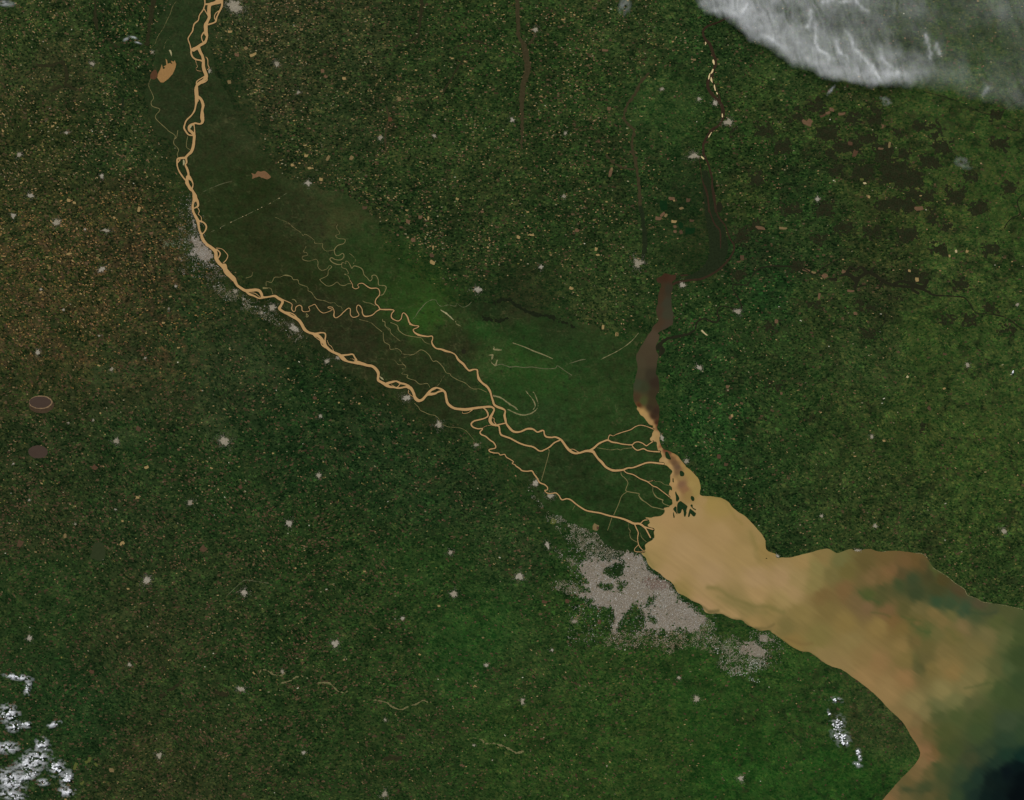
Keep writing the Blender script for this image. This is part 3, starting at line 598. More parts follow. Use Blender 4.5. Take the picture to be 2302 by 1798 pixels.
WATER = [  # x, y, colour of the silty water
 (1495,620,(56,38,26)),(1512,622,(60,42,30)),(1488,650,(54,38,26)),(1502,650,(46,40,30)),(1484,672,(56,40,28)),(1498,680,(50,46,35)),(1482,700,(56,42,31)),(1498,705,(52,48,36)),(1482,725,(60,44,32)),(1500,735,(58,46,36)),
 (1470,760,(66,52,40)),(1455,790,(62,50,37)),(1440,815,(62,52,38)),(1465,810,(60,48,36)),(1440,840,(58,50,36)),(1462,842,(48,40,30)),(1472,860,(44,32,25)),(1434,865,(50,52,36)),(1448,870,(48,48,32)),(1470,885,(48,38,26)),(1430,895,(60,44,30)),(1446,903,(60,62,34)),(1466,905,(50,40,26)),(1474,925,(50,38,28)),(1462,915,(52,44,30)),(1436,912,(70,44,25)),(1470,935,(54,40,28)),(1477,950,(60,38,26)),
 (1434,918,(150,122,75)),(1441,926,(158,128,76)),(1448,934,(155,126,78)),(1454,944,(152,124,78)),(1463,950,(150,122,76)),(1470,958,(145,116,72)),(1478,958,(100,64,42)),(1472,975,(152,126,80)),(1466,985,(156,130,85)),(1478,985,(145,120,75)),(1478,1000,(150,124,80)),(1486,1010,(150,124,80)),(1484,1020,(155,128,82)),(1496,1035,(156,130,84)),(1486,1003,(120,78,50)),(1494,1010,(92,52,36)),(1503,1018,(100,66,44)),(1514,1022,(136,104,62)),
 (1510,1030,(105,78,50)),(1516,1040,(98,74,50)),(1524,1050,(96,74,54)),(1524,1060,(108,84,56)),(1505,1048,(156,128,80)),(1508,1060,(158,130,84)),(1526,1030,(140,112,68)),(1535,1045,(140,114,66)),(1545,1060,(140,118,66)),(1560,1075,(138,118,66)),(1530,1072,(130,108,66)),(1533,1088,(118,88,62)),(1540,1100,(122,92,60)),(1555,1088,(142,122,70)),(1548,1110,(130,108,62)),(1515,1085,(155,126,80)),(1520,1110,(150,124,78)),(1565,1105,(138,120,68)),
 (1580,1120,(148,124,78)),(1600,1128,(142,122,68)),(1630,1135,(140,120,68)),(1500,1160,(152,126,82)),(1560,1150,(150,126,82)),(1470,1200,(152,128,82)),(1540,1230,(152,128,86)),(1620,1200,(150,126,82)),(1660,1170,(140,118,72)),(1690,1210,(138,118,72)),(1680,1245,(146,124,78)),(1720,1240,(134,114,66)),(1460,1260,(140,120,74)),(1500,1300,(150,126,84)),(1600,1300,(152,128,88)),(1700,1300,(152,128,88)),(1760,1300,(150,126,86)),(1520,1330,(134,116,68)),(1580,1370,(152,126,86)),(1640,1390,(150,126,82)),
 (1610,1325,(140,120,76)),(1650,1345,(130,114,70)),(1680,1365,(124,110,66)),(1730,1370,(128,112,66)),(1700,1340,(150,126,82)),(1760,1350,(140,122,76)),(1780,1330,(146,124,82)),(1790,1300,(138,120,76)),(1836,1276,(122,113,66)),(1800,1260,(142,120,74)),(1850,1250,(122,106,62)),(1830,1310,(120,110,64)),(1885,1260,(104,100,58)),(1870,1290,(110,100,58)),(1947,1265,(94,82,46)),(1900,1282,(102,92,50)),(1990,1250,(102,84,48)),(2003,1286,(118,84,52)),(1960,1300,(116,88,54)),
 (1900,1327,(114,90,55)),(1848,1338,(112,92,54)),(1860,1370,(114,98,56)),(1930,1350,(112,86,54)),(1800,1380,(122,108,62)),(1770,1410,(112,100,58)),(1720,1420,(128,110,66)),(1690,1405,(140,118,72)),(1700,1440,(122,104,60)),(1780,1440,(122,104,58)),(1840,1430,(118,106,60)),(1850,1480,(124,108,66)),(1900,1400,(120,104,58)),(1951,1338,(74,82,42)),(1985,1320,(72,74,42)),(1975,1345,(78,78,44)),(1995,1375,(112,88,56)),(1950,1362,(118,88,58)),
 (2037,1262,(108,78,46)),(2060,1260,(98,78,44)),(2075,1270,(86,72,42)),(1996,1293,(118,86,52)),(1985,1308,(112,84,50)),(2025,1290,(82,72,44)),(2050,1302,(58,68,42)),(2020,1315,(62,72,42)),(2058,1334,(56,66,40)),(2090,1290,(66,64,38)),(2105,1280,(78,84,44)),(2109,1350,(52,72,46)),(2140,1355,(56,72,46)),(2171,1369,(54,72,48)),(2195,1378,(66,76,46)),(2120,1303,(74,66,36)),(2110,1325,(64,66,38)),(2202,1357,(76,70,48)),(2161,1324,(76,66,42)),(2230,1372,(70,74,46)),(2264,1375,(76,80,46)),
 (2302,1406,(66,76,42)),(2240,1395,(78,84,46)),(2030,1370,(86,82,46)),(2060,1372,(104,94,56)),(2099,1379,(114,98,58)),(2140,1382,(98,94,54)),(2120,1398,(114,98,58)),(2161,1406,(114,98,62)),(2223,1427,(106,98,60)),(2264,1437,(86,90,52)),(2290,1440,(66,78,42)),(2285,1478,(56,70,38)),(2302,1470,(54,68,38)),(2200,1460,(108,98,58)),(2120,1468,(112,98,58)),(2140,1430,(106,96,54)),(1976,1406,(124,106,60)),(2010,1395,(114,90,52)),(2030,1410,(112,94,52)),(2060,1400,(108,92,54)),(2052,1396,(88,86,46)),(2068,1412,(82,86,46)),(2085,1422,(78,86,46)),(2100,1425,(100,94,54)),
 (1914,1447,(122,108,64)),(1976,1488,(128,104,64)),(1940,1470,(122,104,62)),(2068,1499,(84,82,48)),(2080,1475,(94,86,50)),(2062,1480,(92,88,50)),(2055,1440,(104,90,52)),(2085,1455,(96,88,50)),(2030,1450,(122,104,60)),(2040,1480,(118,102,58)),(2090,1500,(112,98,56)),(2037,1522,(130,104,64)),(1996,1553,(134,112,70)),(1940,1530,(136,112,70)),(1890,1500,(128,110,68)),(2140,1511,(122,104,60)),(2120,1490,(120,98,56)),(2202,1522,(116,106,64)),(2240,1505,(84,86,50)),(2058,1584,(126,112,70)),(2120,1553,(120,112,68)),(2170,1545,(118,108,66)),(2220,1535,(92,94,54)),(2264,1501,(70,82,48)),(2290,1530,(54,70,40)),(2243,1553,(62,76,42)),(2270,1570,(58,72,40)),
 (2182,1584,(80,84,50)),(2150,1575,(104,102,62)),(2110,1590,(98,98,60)),(2110,1610,(74,80,46)),(2150,1610,(70,80,44)),(2080,1600,(116,106,66)),(2037,1614,(128,100,62)),(2060,1620,(112,96,60)),(2058,1645,(120,90,56)),(2085,1640,(92,84,48)),(2079,1687,(128,92,60)),(2089,1707,(126,90,58)),(2100,1690,(104,84,50)),(2075,1715,(124,94,60)),(2058,1738,(114,88,54)),(2085,1735,(88,82,48)),(2040,1760,(96,84,50)),(2120,1645,(72,78,42)),(2120,1680,(66,74,40)),(2140,1687,(62,72,40)),(2105,1720,(66,74,42)),(2202,1645,(60,74,42)),(2264,1625,(58,72,48)),(2200,1610,(64,76,42)),(2264,1666,(44,62,42)),(2300,1650,(48,66,42)),
 (2182,1707,(60,66,42)),(2220,1690,(50,64,42)),(2120,1738,(62,72,42)),(2160,1740,(52,66,42)),(2264,1697,(30,52,38)),(2240,1715,(32,50,38)),(2302,1700,(18,42,34)),(2295,1722,(10,22,22)),(2264,1738,(11,20,22)),(2240,1745,(14,26,24)),(2302,1750,(7,14,16)),(2223,1759,(17,28,25)),(2200,1750,(32,50,38)),(2182,1769,(34,52,38)),(2190,1785,(26,42,34)),(2243,1790,(13,24,23)),(2290,1790,(7,13,15)),(2215,1790,(15,28,25)),(2079,1769,(62,70,42)),(2040,1775,(66,72,44)),(2037,1790,(98,86,52)),(2090,1790,(84,78,46)),(2120,1795,(70,72,42)),(2150,1790,(48,64,40)),(1996,1795,(126,92,58)),(2010,1780,(112,86,54)),(1970,1840,(118,88,56)),
 (2200,1850,(14,26,26)),(2400,1750,(7,12,15)),(2400,1600,(34,54,40)),(2500,1480,(46,62,40)),(2800,1500,(30,46,36)),(2800,2000,(7,12,15)),(2300,2100,(7,12,15)),(2000,2000,(60,66,42)),(2100,2200,(20,32,28)),
]
WSTROKES = [  # drawn-out filaments: course, colour, half width, strength
 (T(1400,1200,4.853,'930,580 1060,610 1150,670 1300,740 1450,790 1600,800 1750,860'),(104,98,54),5,.55),(T(1400,1200,4.853,'1040,690 1200,760 1400,830 1560,870'),(112,104,60),5,.4),(T(1400,1200,4.853,'600,660 760,745 860,790 940,850 1040,835'),(70,70,38),3.6,.6),
 (T(1400,1200,4.853,'940,860 1060,868 1130,893 1200,928 1300,938 1360,988'),(84,78,44),2.4,.5),(T(1400,1200,4.853,'1360,1000 1440,1030 1530,1030 1600,1015 1645,985'),(88,80,46),2.8,.5),(T(1400,1200,4.853,'1450,1045 1520,1070 1600,1060'),(50,56,30),3.2,.6),(T(1400,1200,4.853,'1780,1140 1880,1180 1960,1200 2060,1195'),(108,88,52),3.5,.4),
 (T(1400,1200,4.853,'1650,1095 1760,1175 1860,1245 1950,1285 2030,1293 2100,1335 2184,1392'),(78,70,40),1.8,.5),(T(1400,1200,4.853,'1400,30 1440,130 1460,220 1490,300'),(128,112,66),6,.5),(T(1400,1200,4.853,'240,215 290,300 330,360'),(118,108,60),4,.5),(T(1400,1200,4.853,'560,570 640,630 700,670'),(116,106,58),4,.5),
 (T(1852,1200,4.853,'380,640 430,680 520,715 600,745'),(58,78,40),3.2,.6),(T(1852,1200,4.853,'520,860 600,862 680,880 730,910'),(70,78,40),2.5,.55),(T(1852,1200,4.853,'850,900 950,935 1050,950'),(66,80,40),2.5,.5),(T(1852,1200,4.853,'960,985 1020,1030 1080,1060 1150,1072'),(62,78,42),3,.6),
 (T(1852,1200,4.853,'1340,1030 1390,1070 1420,1130 1500,1160'),(82,86,46),5,.4),(T(1852,1200,4.853,'930,1120 970,1200 1030,1300 1050,1400 1100,1500'),(88,80,46),5,.5),(T(1852,1200,4.853,'1000,1400 1060,1440 1090,1490'),(76,76,44),4,.5),(T(1852,1200,4.853,'1560,850 1700,875 1800,870 1880,855'),(50,66,44),3,.5),
 (T(1852,1200,4.853,'2000,1225 2080,1222 2184,1215'),(66,72,40),2,.5),(T(1852,1200,4.853,'1960,960 2080,1030 2184,1060'),(58,70,38),4,.4),(T(1852,1460,4.853,'1140,590 1200,640 1260,690 1330,780'),(66,76,42),6,.5),(T(1852,1460,4.853,'1540,420 1640,400 1760,370 1860,375 1960,350 2040,300'),(64,76,42),3,.5),
 (T(1852,1460,4.853,'1560,1110 1700,1090 1820,1040 1880,960 1980,880'),(44,60,38),3,.45),(T(1852,1460,4.853,'1110,1140 1160,1165 1210,1190'),(96,80,48),2.5,.5),(T(1852,1460,4.853,'830,1520 1000,1545 1150,1545'),(54,62,38),3,.45),(T(1852,1460,4.853,'820,760 900,860 960,960 1030,1050 1060,1140 1020,1240'),(138,102,64),2.5,.5),
 (T(1560,1080,4.853,'120,175 300,205 360,250 400,320 450,400 520,470'),(128,112,62),3.5,.5),(T(1560,1080,4.853,'620,560 660,640 690,740'),(124,110,62),4.5,.5),
]
_WX = np.array([r[0] for r in WATER], float); _WY = np.array([r[1] for r in WATER], float); _WV = np.array([r[2] for r in WATER], float)
_pale = ((_WY < 1560) & (_WV[:, 0] > 118))[:, None]; _WV = _WV + _pale * np.array([6., 3., 3.])
_res = ((_WY > 635) & (_WY < 912) & (_WV[:, 0] < 75))[:, None]; _WV = _WV + _res * np.array([4., 7., 4.])
_or = ((_WV[:, 0] - _WV[:, 1] > 24) & (_WV[:, 0] < 132) & (_WY > 1200))[:, None]; _WV = np.where(_or, _WV + np.array([-3., 4., 3.]), _WV)
def water_color(x, y):
    x, y = np.asarray(x, float), np.asarray(y, float)
    # the silt is drawn out along the flow, roughly from northwest to southeast
    amp = np.clip((y - 1120) / 150, 0.12, 1.0)
    u, v = (x * 0.8 + y * 0.6), (-x * 0.6 + y * 0.8)
    X = x + amp * (5 * fbm(u / 90, v / 30, 3, 4) + 6 * fbm(u / 44, v / 6, 9, 4))
    Y = y + amp * (5 * fbm(u / 90, v / 30, 51, 4) + 6 * fbm(u / 44, v / 6, 57, 4))
    out = np.empty((len(X), 3))
    for s in range(0, len(X), 20000):
        d2 = (X[s:s + 20000, None] - _WX) ** 2 + (Y[s:s + 20000, None] - _WY) ** 2
        w = 1.0 / (d2 + np.where(Y[s:s + 20000] > 1150, 75.0, 10.0)[:, None]) ** 2.0
        out[s:s + 20000] = (w @ _WV) / w.sum(1, keepdims=True)
    out *= (1 + 0.035 * amp * fbm(u / 46, v / 6, 91, 4))[:, None]
    for pts, colr, wd, am in WSTROKES:
        q = spline(pts, 2.5)
        near = (x > q[:, 0].min() - 4 * wd) & (x < q[:, 0].max() + 4 * wd) & (y > q[:, 1].min() - 4 * wd) & (y < q[:, 1].max() + 4 * wd)
        if not near.any(): continue
        xs, ys = x[near] + 2.5 * fbm(x[near] / 14, y[near] / 14, 95, 3), y[near] + 2.5 * fbm(x[near] / 14, y[near] / 14, 97, 3)
        d2 = np.min((xs[:, None] - q[:, 0]) ** 2 + (ys[:, None] - q[:, 1]) ** 2, 1)
        a_ = ((.62 if q[:, 0].min() > 1860 else .85) * am * np.exp(-d2 / (wd * wd * 1.3)))[:, None]
        out[near] = out[near] * (1 - a_) + np.array(colr) * a_
    return alb(out)
M_WATER = material('silty_water', attr='cover', rough=0.7, spec=0.01, noise=((0.06, 0.03, 4, 3.0),))
def make_estuary():
    p = spline(SHORE, 2.0, closed=True)[:, :2]
    x0, x1, y0, y1, h = 1415.0, 2960.0, 606.0, 2380.0, 2.0
    out = []
    # fine grid where the shores are close together, coarser out at sea: all in one mesh
    def field(ax0, ay0, ax1, ay1, hh):
        qy, qx = np.mgrid[ay0:ay1 + hh / 2:hh, ax0:ax1 + hh / 2:hh]
        m = (p[:, 0] > ax0 - 120) & (p[:, 0] < ax1 + 120) & (p[:, 1] > ay0 - 120) & (p[:, 1] < ay1 + 120)
        return qx, qy
    V, L_, C_, b = [], [], [], 0
    for (ax0, ay0, ax1, ay1, hh, ps) in ((1415, 606, 1655, 1146, 1.5, 1), (1415, 1146, 2303, 1866, 2.0, 2), (2303, 1146, 2963, 1866, 20.0, 4), (1763, 1866, 2963, 2386, 20.0, 4)):
        qx, qy = field(ax0, ay0, ax1, ay1, hh)
        f = poly_sdf(p[::ps], qx, qy) + (0.8 * fbm(qx / 6, qy / 6, 44, 3) if hh < 5 else 0)
        v, lp, ct = iso_mesh(f, ax0, ay0, hh)
        V.append(v); L_.append(lp + b); C_.append(ct); b += len(v)
    v = np.vstack(V)
    vv = np.stack([wx(v[:, 0]), wy(v[:, 1]), np.full(len(v), 0.05)], 1)
    return mesh_obj('estuary', vv, np.concatenate(L_), np.concatenate(C_), M_WATER, water_color(v[:, 0], v[:, 1]))
estuary = make_estuary()
tag(estuary, 'wide silty estuary, brown inlet above, tan middle, green and dark blue at sea', kind='structure')

# ---------------------------------------------------------------- rivers, streams, canals, roads
M_TAN = material('tan_river_water', alb((168, 135, 90)), rough=0.7, spec=0.01, noise=((0.5, 0.06, 3, 1.0), (0.05, 0.05, 2, 1.0)))
M_STREAM = material('stream_water', alb((116, 107, 69)), rough=0.7, spec=0.01, noise=((0.4, 0.15, 3, 1.0),))
M_BROWN = material('peaty_river_water', alb((49, 38, 27)), rough=0.7, spec=0.01, noise=((0.6, 0.22, 3, 1.0),))
M_BLACK = material('dark_river_water', alb((33, 34, 22)), rough=0.7, spec=0.01, noise=((0.5, 0.15, 3, 1.0),))
M_ROAD = material('road_dust', alb((92, 92, 66)), noise=((1.2, 0.35, 3, 1.0),))
def network(name, lines, z, mat, label, h=0.7, rag=0.0):
    if mat is M_TAN: lines = [[(px, py, pw * .93) for px, py, pw in l] for l in lines]
    f, x0, y0, hh = ribbon_field(lines, h, rag=rag)
    return tag(sheet_obj(name, f, x0, y0, hh, z, mat), label, kind='structure')
M_BANK = material('bank_woods', alb((27, 33, 19)), noise=((1.0, 0.3, 3, 1.0),))
for k, (ln, lab) in enumerate(((main_river, 'dark tree line along the broad tan river'), (north_channel, 'dark tree line along the winding tan river branch'), (south_channel, 'dark tree line along the southernmost delta channel'))):
    f_, x_, y_, h_ = ribbon_field([[(px, py, pw + 2.4) for px, py, pw in l] for l in ln], .8, rag=1.1, seed=61 + k)
    tag(sheet_obj('riverside_woodland', f_, x_, y_, h_, .056 + .0015 * k, M_BANK), lab, kind='stuff')
network('river', main_river, 0.062, M_TAN, 'broad tan river braiding round islands from the top edge to the delta', rag=0.35)
network('river', north_channel, 0.074, M_TAN, 'winding tan river branch through the marsh, splitting into the delta mouths', rag=0.25)
network('river', south_channel, 0.068, M_TAN, 'southernmost tan delta channel ending beside the grey metropolis', rag=0.2)
network('river', uruguay, 0.040, M_BROWN, 'dark reddish brown river coming down from under the cirrus', rag=0.5)
network('river', negro, 0.044, M_BLACK, 'nearly black river meandering in from the east into the brown inlet', rag=1.0)
network('stream', dark_creeks, 0.046, M_BLACK, 'thin dark creeks in the pale green grassland at the right edge', rag=0.5)
for k, (lab, ln) in enumerate(streams.items()):
    network('stream', ln, 0.030 + 0.002 * k, M_STREAM, lab, h=0.6, rag=0.25)
for k, (lab, ln) in enumerate(canals.items()):
    network('canal', ln, 0.048 + 0.002 * k, M_STREAM, lab, h=0.6)
for k, (lab, ln) in enumerate(roads.items()):
    network('road', ln, 0.022 + 0.001 * k, M_ROAD, lab, h=0.5, rag=0.5)

# islands standing in the estuary mouth
def isl(txt, x0=1400, y0=1060, s=10.92): return T(x0, y0, s, txt)
ISLANDS = [
 ('slim wedge-shaped green island between the two muddy mouths', isl('1300,480 1320,520 1390,660 1330,740 1310,720 1300,600 1285,540')),
 ('largest green delta island with ragged southern fingers', isl('1410,725 1480,760 1580,840 1580,890 1560,960 1565,1020 1530,1110 1500,1080 1490,980 1460,920 1430,1000 1390,1030 1335,1000 1340,800')),
 ('small green island hugging the west side of the largest delta island', isl('1295,850 1318,870 1325,990 1345,1050 1300,1010 1240,930 1250,890')),
 ('lone oval green island in the tan water northeast of the others', isl('1680,600 1740,620 1760,690 1720,725 1670,670')),
 ('thin hooked island trailing southeast near the lone oval one', isl('1700,800 1720,840 1720,880 1800,930 1790,948 1720,912 1660,830')),
 ('easternmost ragged green delta island', isl('1650,910 1700,940 1760,990 1800,1030 1750,1105 1690,1060 1660,1030 1640,1100 1600,1110 1620,1000')),
 ('tiny upright sliver island near the delta shore', isl('1222,160 1245,160 1250,265 1222,260')),
 ('needle-thin islet south of the small island', isl('1236,1000 1250,1000 1275,1120 1258,1140 1240,1110')),
 ('dark green wedge island where the brown and tan waters meet', T(1360,860,7.28,'985,1140 1030,1140 1078,1240 1060,1258 1000,1230')),
 ('mottled muddy islet inside the brown streak of the narrow mouth', T(1360,860,7.28,'1228,1448 1272,1450 1300,1490 1280,1530 1230,1522')),
 ('speck of an islet off the eastern headland', T(1560,1080,4.853,'782,846 798,844 800,852 786,854')),
]
M_ISLE = material('island_reeds', alb((28, 46, 24)), noise=((0.9, 0.3, 3, 1.0),))
for k, (lab, pl) in enumerate(ISLANDS):
    tag(poly_sheet('island', pl, 0.082 + 0.001 * k, M_ISLE, h=0.4, rag=0.35, seed=100 + k), lab, kind='structure')

# sandbars and bare flats
M_SAND = material('pale_sand', alb((205, 182, 135)), noise=((1.5, 0.15, 3, 1.0),))
M_SANDY = material('weathered_sand', alb((150, 142, 105)), noise=((1.2, 0.3, 3, 1.0),))
def bar(lines, lab, mat=M_SAND, z=0.09, rag=0.3, name='sandbar'):
    f, x0, y0, h = ribbon_field(lines, 0.4, rag=rag)
    tag(sheet_obj(name, f, x0, y0, h, z, mat), lab, kind='structure')
bar(Q('752,695,28 758,725,34 766,760,14'), 'bright oval sandbar, uppermost in the dark brown river')
bar(Q('748,845,20 735,880,30 718,905,20'), 'bright slanted sandbar below the uppermost one in the brown river')
bar(Q('697,915,14 685,960,26 678,1000,14'), 'long thin bright sandbar on the west side of the brown river')
bar(Q('718,980,18 722,1015,30 738,1060,8'), 'bright sandbar on the east side of the brown river bend')
bar(Q('770,1100,14 776,1140,20 786,1185,16'), 'narrow beaded sandbar below the brown river bend')
bar(Q('808,1225,18 818,1242,22'), 'small round bright sandbar where the brown river rejoins')
bar(Q('625,400,14 632,412,16 622,440,10'), 'tiny sandbar on the west bank of the upper brown river')
bar(R('1045,45,16 1048,90,18'), 'small bright sandbar just above the riverside town on the brown river')
bar(R('870,345,10 845,385,14 825,420,14'), 'thin sandbar string below the riverside town on the brown river')
bar(R('705,745,18 740,775,22'), 'bright sand spit beside the western brown-river town')
bar(B('945,600,26 925,640,16 930,625,20'), 'pale sandbar on the island tip in the upper tan river', M_SANDY, 0.076)
bar(B('822,1165,20 828,1200,34 820,1240,18'), 'pale sandbar where the upper tan river forks', M_SANDY, 0.077)
bar(E('1265,775,10 1295,800,26 1325,825,10'), 'pale sandbar east of the sharp tan river bend', M_SANDY, 0.078)
# old beach ridges on the delta plain
M_RIDGE = material('old_beach_sand', alb((118, 112, 78)), noise=((1.0, 0.45, 3, 1.0),))
bar(H('950,265,8 1040,320,26 1080,355,14 1110,380,20 1160,430,9'), 'pale dune streak on the bright green marsh', M_SANDY, 0.02, 0.5, 'beach_ridge')
bar(H('1195,455,10 1210,495,8 1250,515,14 1290,535,6'), 'broken end of the pale dune streak', M_RIDGE, 0.021, 0.9, 'beach_ridge')
bar(I('1380,505,30 1480,530,30 1560,580,26 1640,640,22 1720,690,22 1790,750,16'), 'wide speckled beach ridge next to the tan river fork', M_RIDGE, 0.022, 1.4, 'beach_ridge')
bar(I('1610,730,14 1700,770,20 1800,810,20 1900,820,16 2000,790,16 2080,730,12 2110,650,9 2090,570,10 2050,470,14 2020,440,6'), 'hooked outer beach ridge curving round the green plain', M_RIDGE, 0.023, 1.1, 'beach_ridge')
bar(I('1900,420,6 1960,490,10 2010,550,10 2045,610,20 2060,680,16 2030,730,16'), 'inner strand of the hooked beach ridge', M_RIDGE, 0.024, 1.1, 'beach_ridge')
bar(sheet(1000, 400, 3.79, '580,1405,6 680,1440,7 760,1475,10 840,1505,9 920,1540,5'), 'long straight pale beach ridge across the green plain', M_RIDGE, 0.025, 0.6, 'beach_ridge')
bar(sheet(1000, 400, 3.79, '1330,1545,4 1400,1510,6 1460,1480,5 1540,1430,5 1600,1380,6 1650,1320,4'), 'pale ridge line running up toward the brown inlet', M_RIDGE, 0.026, 0.5, 'beach_ridge')
bar(H('1770,870,8 1830,870,5 1820,910,24 1890,920,30 1945,920,12'), 'tan bare patch at the west end of the green plain', M_RIDGE, 0.027, 0.9, 'bare_patch')
bar(H('1740,1010,10 1800,1000,24 1790,1070,8 1780,1120,12 1840,1170,26 1880,1090,18'), 'cluster of small tan clearings on the green plain', M_RIDGE, 0.028, 1.6, 'bare_patch')
# narrow surf beaches of the northern coast
bar(sheet(1852, 1200, 4.853, '640,195,3.6 700,185,3.0\n1000,208,4.8 1060,213,5.4 1110,240,7.2 1150,280,3.6\n1190,370,3.6 1290,430,4.2 1360,475,4.2 1430,535,4.8 1530,600,7.2 1550,640,8.4 1580,675,4.8 1660,700,4.2 1730,740,4.2 1860,760,3.0 2000,785,4.2 2100,805,4.2 2184,830,3.6'), 'thin pale beach along the northern estuary coast', M_RIDGE, 0.092, 0.5, 'beach')

# ---------------------------------------------------------------- lakes
M_LAKE = material('muddy_lake', alb((66, 54, 46)), rough=0.7, spec=0.01, noise=((0.6, 0.06, 3, 4.0),))
M_RIM = material('salt_rim', alb((124, 102, 76)), noise=((1.2, 0.4, 3, 1.0),))
M_SHOAL = material('lake_mudflat', alb((66, 54, 40)), noise=((0.8, 0.25, 3, 1.0),))
M_FAN = material('lake_silt_water', alb((142, 108, 66)), rough=0.7, spec=0.01, noise=((0.5, 0.12, 3, 0.4),))
M_RUST = material('rusty_pond_water', alb((80, 54, 36)), rough=0.7, spec=0.01, noise=((0.8, 0.15, 3, 1.0),))
M_PINK = material('pink_mud', alb((112, 84, 58)), noise=((0.8, 0.15, 3, 1.0),))
def ell(cx, cy, rx, ry, n=14): return [(cx + rx * math.cos(2 * math.pi * k / n), cy + ry * math.sin(2 * math.pi * k / n)) for k in range(n)]
tag(poly_sheet('lakeshore', ell(93, 910, 29, 19), 0.030, M_SHOAL, rag=1.5, rs=6), 'brown mudflat ring round the larger oval lake', kind='structure')
tag(poly_sheet('lakeshore', ell(91.5, 904, 26.3, 14.8), 0.033, M_RIM, rag=1.0, rs=4), 'pale salt rim of the larger oval lake', kind='structure')
tag(poly_sheet('lake', ell(90.5, 904, 24.5, 13), 0.036, M_LAKE, rag=0.7, rs=5), 'larger oval brown lake with a pale rim at the left edge', kind='structure')
tag(poly_sheet('lake', ell(85.5, 1015.5, 22, 14.5), 0.036, M_LAKE, rag=0.9, rs=6), 'smaller oval brown lake below the pale-rimmed one', kind='structure')
tag(poly_sheet('lake', T(300,0,7.28,'390,1270 400,1210 440,1130 465,1050 485,1130 530,1110 490,1090 540,1060 525,960 550,980 560,1040 600,1030 640,1050 610,990 660,1010 675,985 700,1050 680,1130 640,1210 570,1290 490,1350 440,1345'), 0.036, M_FAN, rag=0.3, smooth=False), 'tan fan-shaped lake with fingered north shore west of the river', kind='structure')
tag(poly_sheet('lake', T(300,0,7.28,'275,1270 300,1180 360,1140 390,1190 385,1260 340,1300'), 0.034, M_RUST, rag=0.8), 'reddish pond joined to the west end of the fan-shaped lake', kind='structure')
tag(poly_sheet('lake', T(300,0,7.28,'580,820 605,815 628,860 625,920 610,890 595,850'), 0.034, M_SANDY, rag=0.3), 'small curved pale pond above the fan-shaped lake', kind='structure')
tag(poly_sheet('mudflat', T(300,200,7.28,'1935,1380 1990,1390 2040,1340 2070,1350 2150,1345 2200,1380 2250,1440 2190,1475 2100,1450 2060,1430 1990,1450 1940,1470 1950,1420'), 0.034, M_PINK, rag=0.8), 'salmon-pink mudflat inside the upper marsh', kind='structure')
tag(poly_sheet('lake', ell(877, 268, 5, 5), 0.034, M_RUST, rag=1.2), 'small rust-red reservoir north of the marsh', kind='structure')
tag(poly_sheet('lake', ell(222, 1240, 17, 22), 0.034, material('reed_lake', alb((46, 54, 33)), noise=((0.5, 0.1, 3, 1.0),)), rag=6, rs=12), 'pale grey-green reed lake in the southwestern farmland', kind='structure')
tag(poly_sheet('pond', ell(1042, 790, 5, 5.5), 0.034, M_BLACK, rag=1.5), 'dark round pool beside the tan river in the marsh', kind='structure')
tag(poly_sheet('pond', ell(1617, 465, 7, 12), 0.034, M_BLACK, rag=2.5), 'dark pool on the east bank of the brown river', kind='structure')

# ---------------------------------------------------------------- woods lining the creeks (dark or reddish brown bands)
M_WOOD_R = material('reddish_gallery_wood', alb((57, 52, 34)), noise=((0.9, 0.3, 3, 1.0),))
M_WOOD_D = material('dark_gallery_wood', alb((32, 40, 24)), noise=((0.9, 0.3, 3, 1.0),))
M_WOOD_B = material('brown_thicket', alb((42, 42, 26)), noise=((0.9, 0.3, 3, 1.0),))
def wood(lines, lab, mat, z, rag=2.2):
    f, x0, y0, h = ribbon_field(lines, 1.0, rag=rag * 1.5, seed=int(z * 1e5))
    tag(sheet_obj('riverside_woodland', f, x0, y0, h, z, mat), lab, kind='stuff')
wood(sheet(0, 0, 1, '1160,-40,8 1165,40,9 1166,80,8 1178,102,11 1183,130,14 1186,155,13 1178,185,12 1173,225,11 1174,270,7 1172,330,5\n1205,75,3 1190,98,4\n1140,112,3 1165,120,4'), 'broad reddish woodland strip following a northern creek', M_WOOD_R, 0.034)
wood(sheet(0, 0, 1, '1458,165,4 1440,185,6 1425,215,7 1408,240,6 1404,268,6 1425,295,6 1420,325,6 1428,360,7 1434,400,7 1438,440,8 1440,470,6\n1360,345,3 1385,370,4 1425,382,4'), 'winding reddish woodland strip west of the brown river', M_WOOD_R, 0.035)
wood(sheet(0, 0, 1, '1440,465,9 1446,500,10 1450,545,11 1445,580,8'), 'dark woodland strip continuing south to a town', M_WOOD_D, 0.036)
wood(sheet(0, 0, 1, '945,-20,10 948,20,8 942,60,6 935,85,5 900,95,3\n1105,105,4 1070,92,5 1040,100,4 1010,112,3\n1060,110,4 1030,150,4 1010,185,4 985,220,3'), 'dark brown branching woodland in the northern farmland', M_WOOD_B, 0.037, 2.6)
wood(sheet(0, 0, 1, '350,-20,12 342,20,12 336,60,9 330,100,8\n214,0,4 214,40,9 218,66,6\n240,85,4 262,105,3'), 'dark brown wet woods near the top left', M_WOOD_B, 0.033, 3.0)
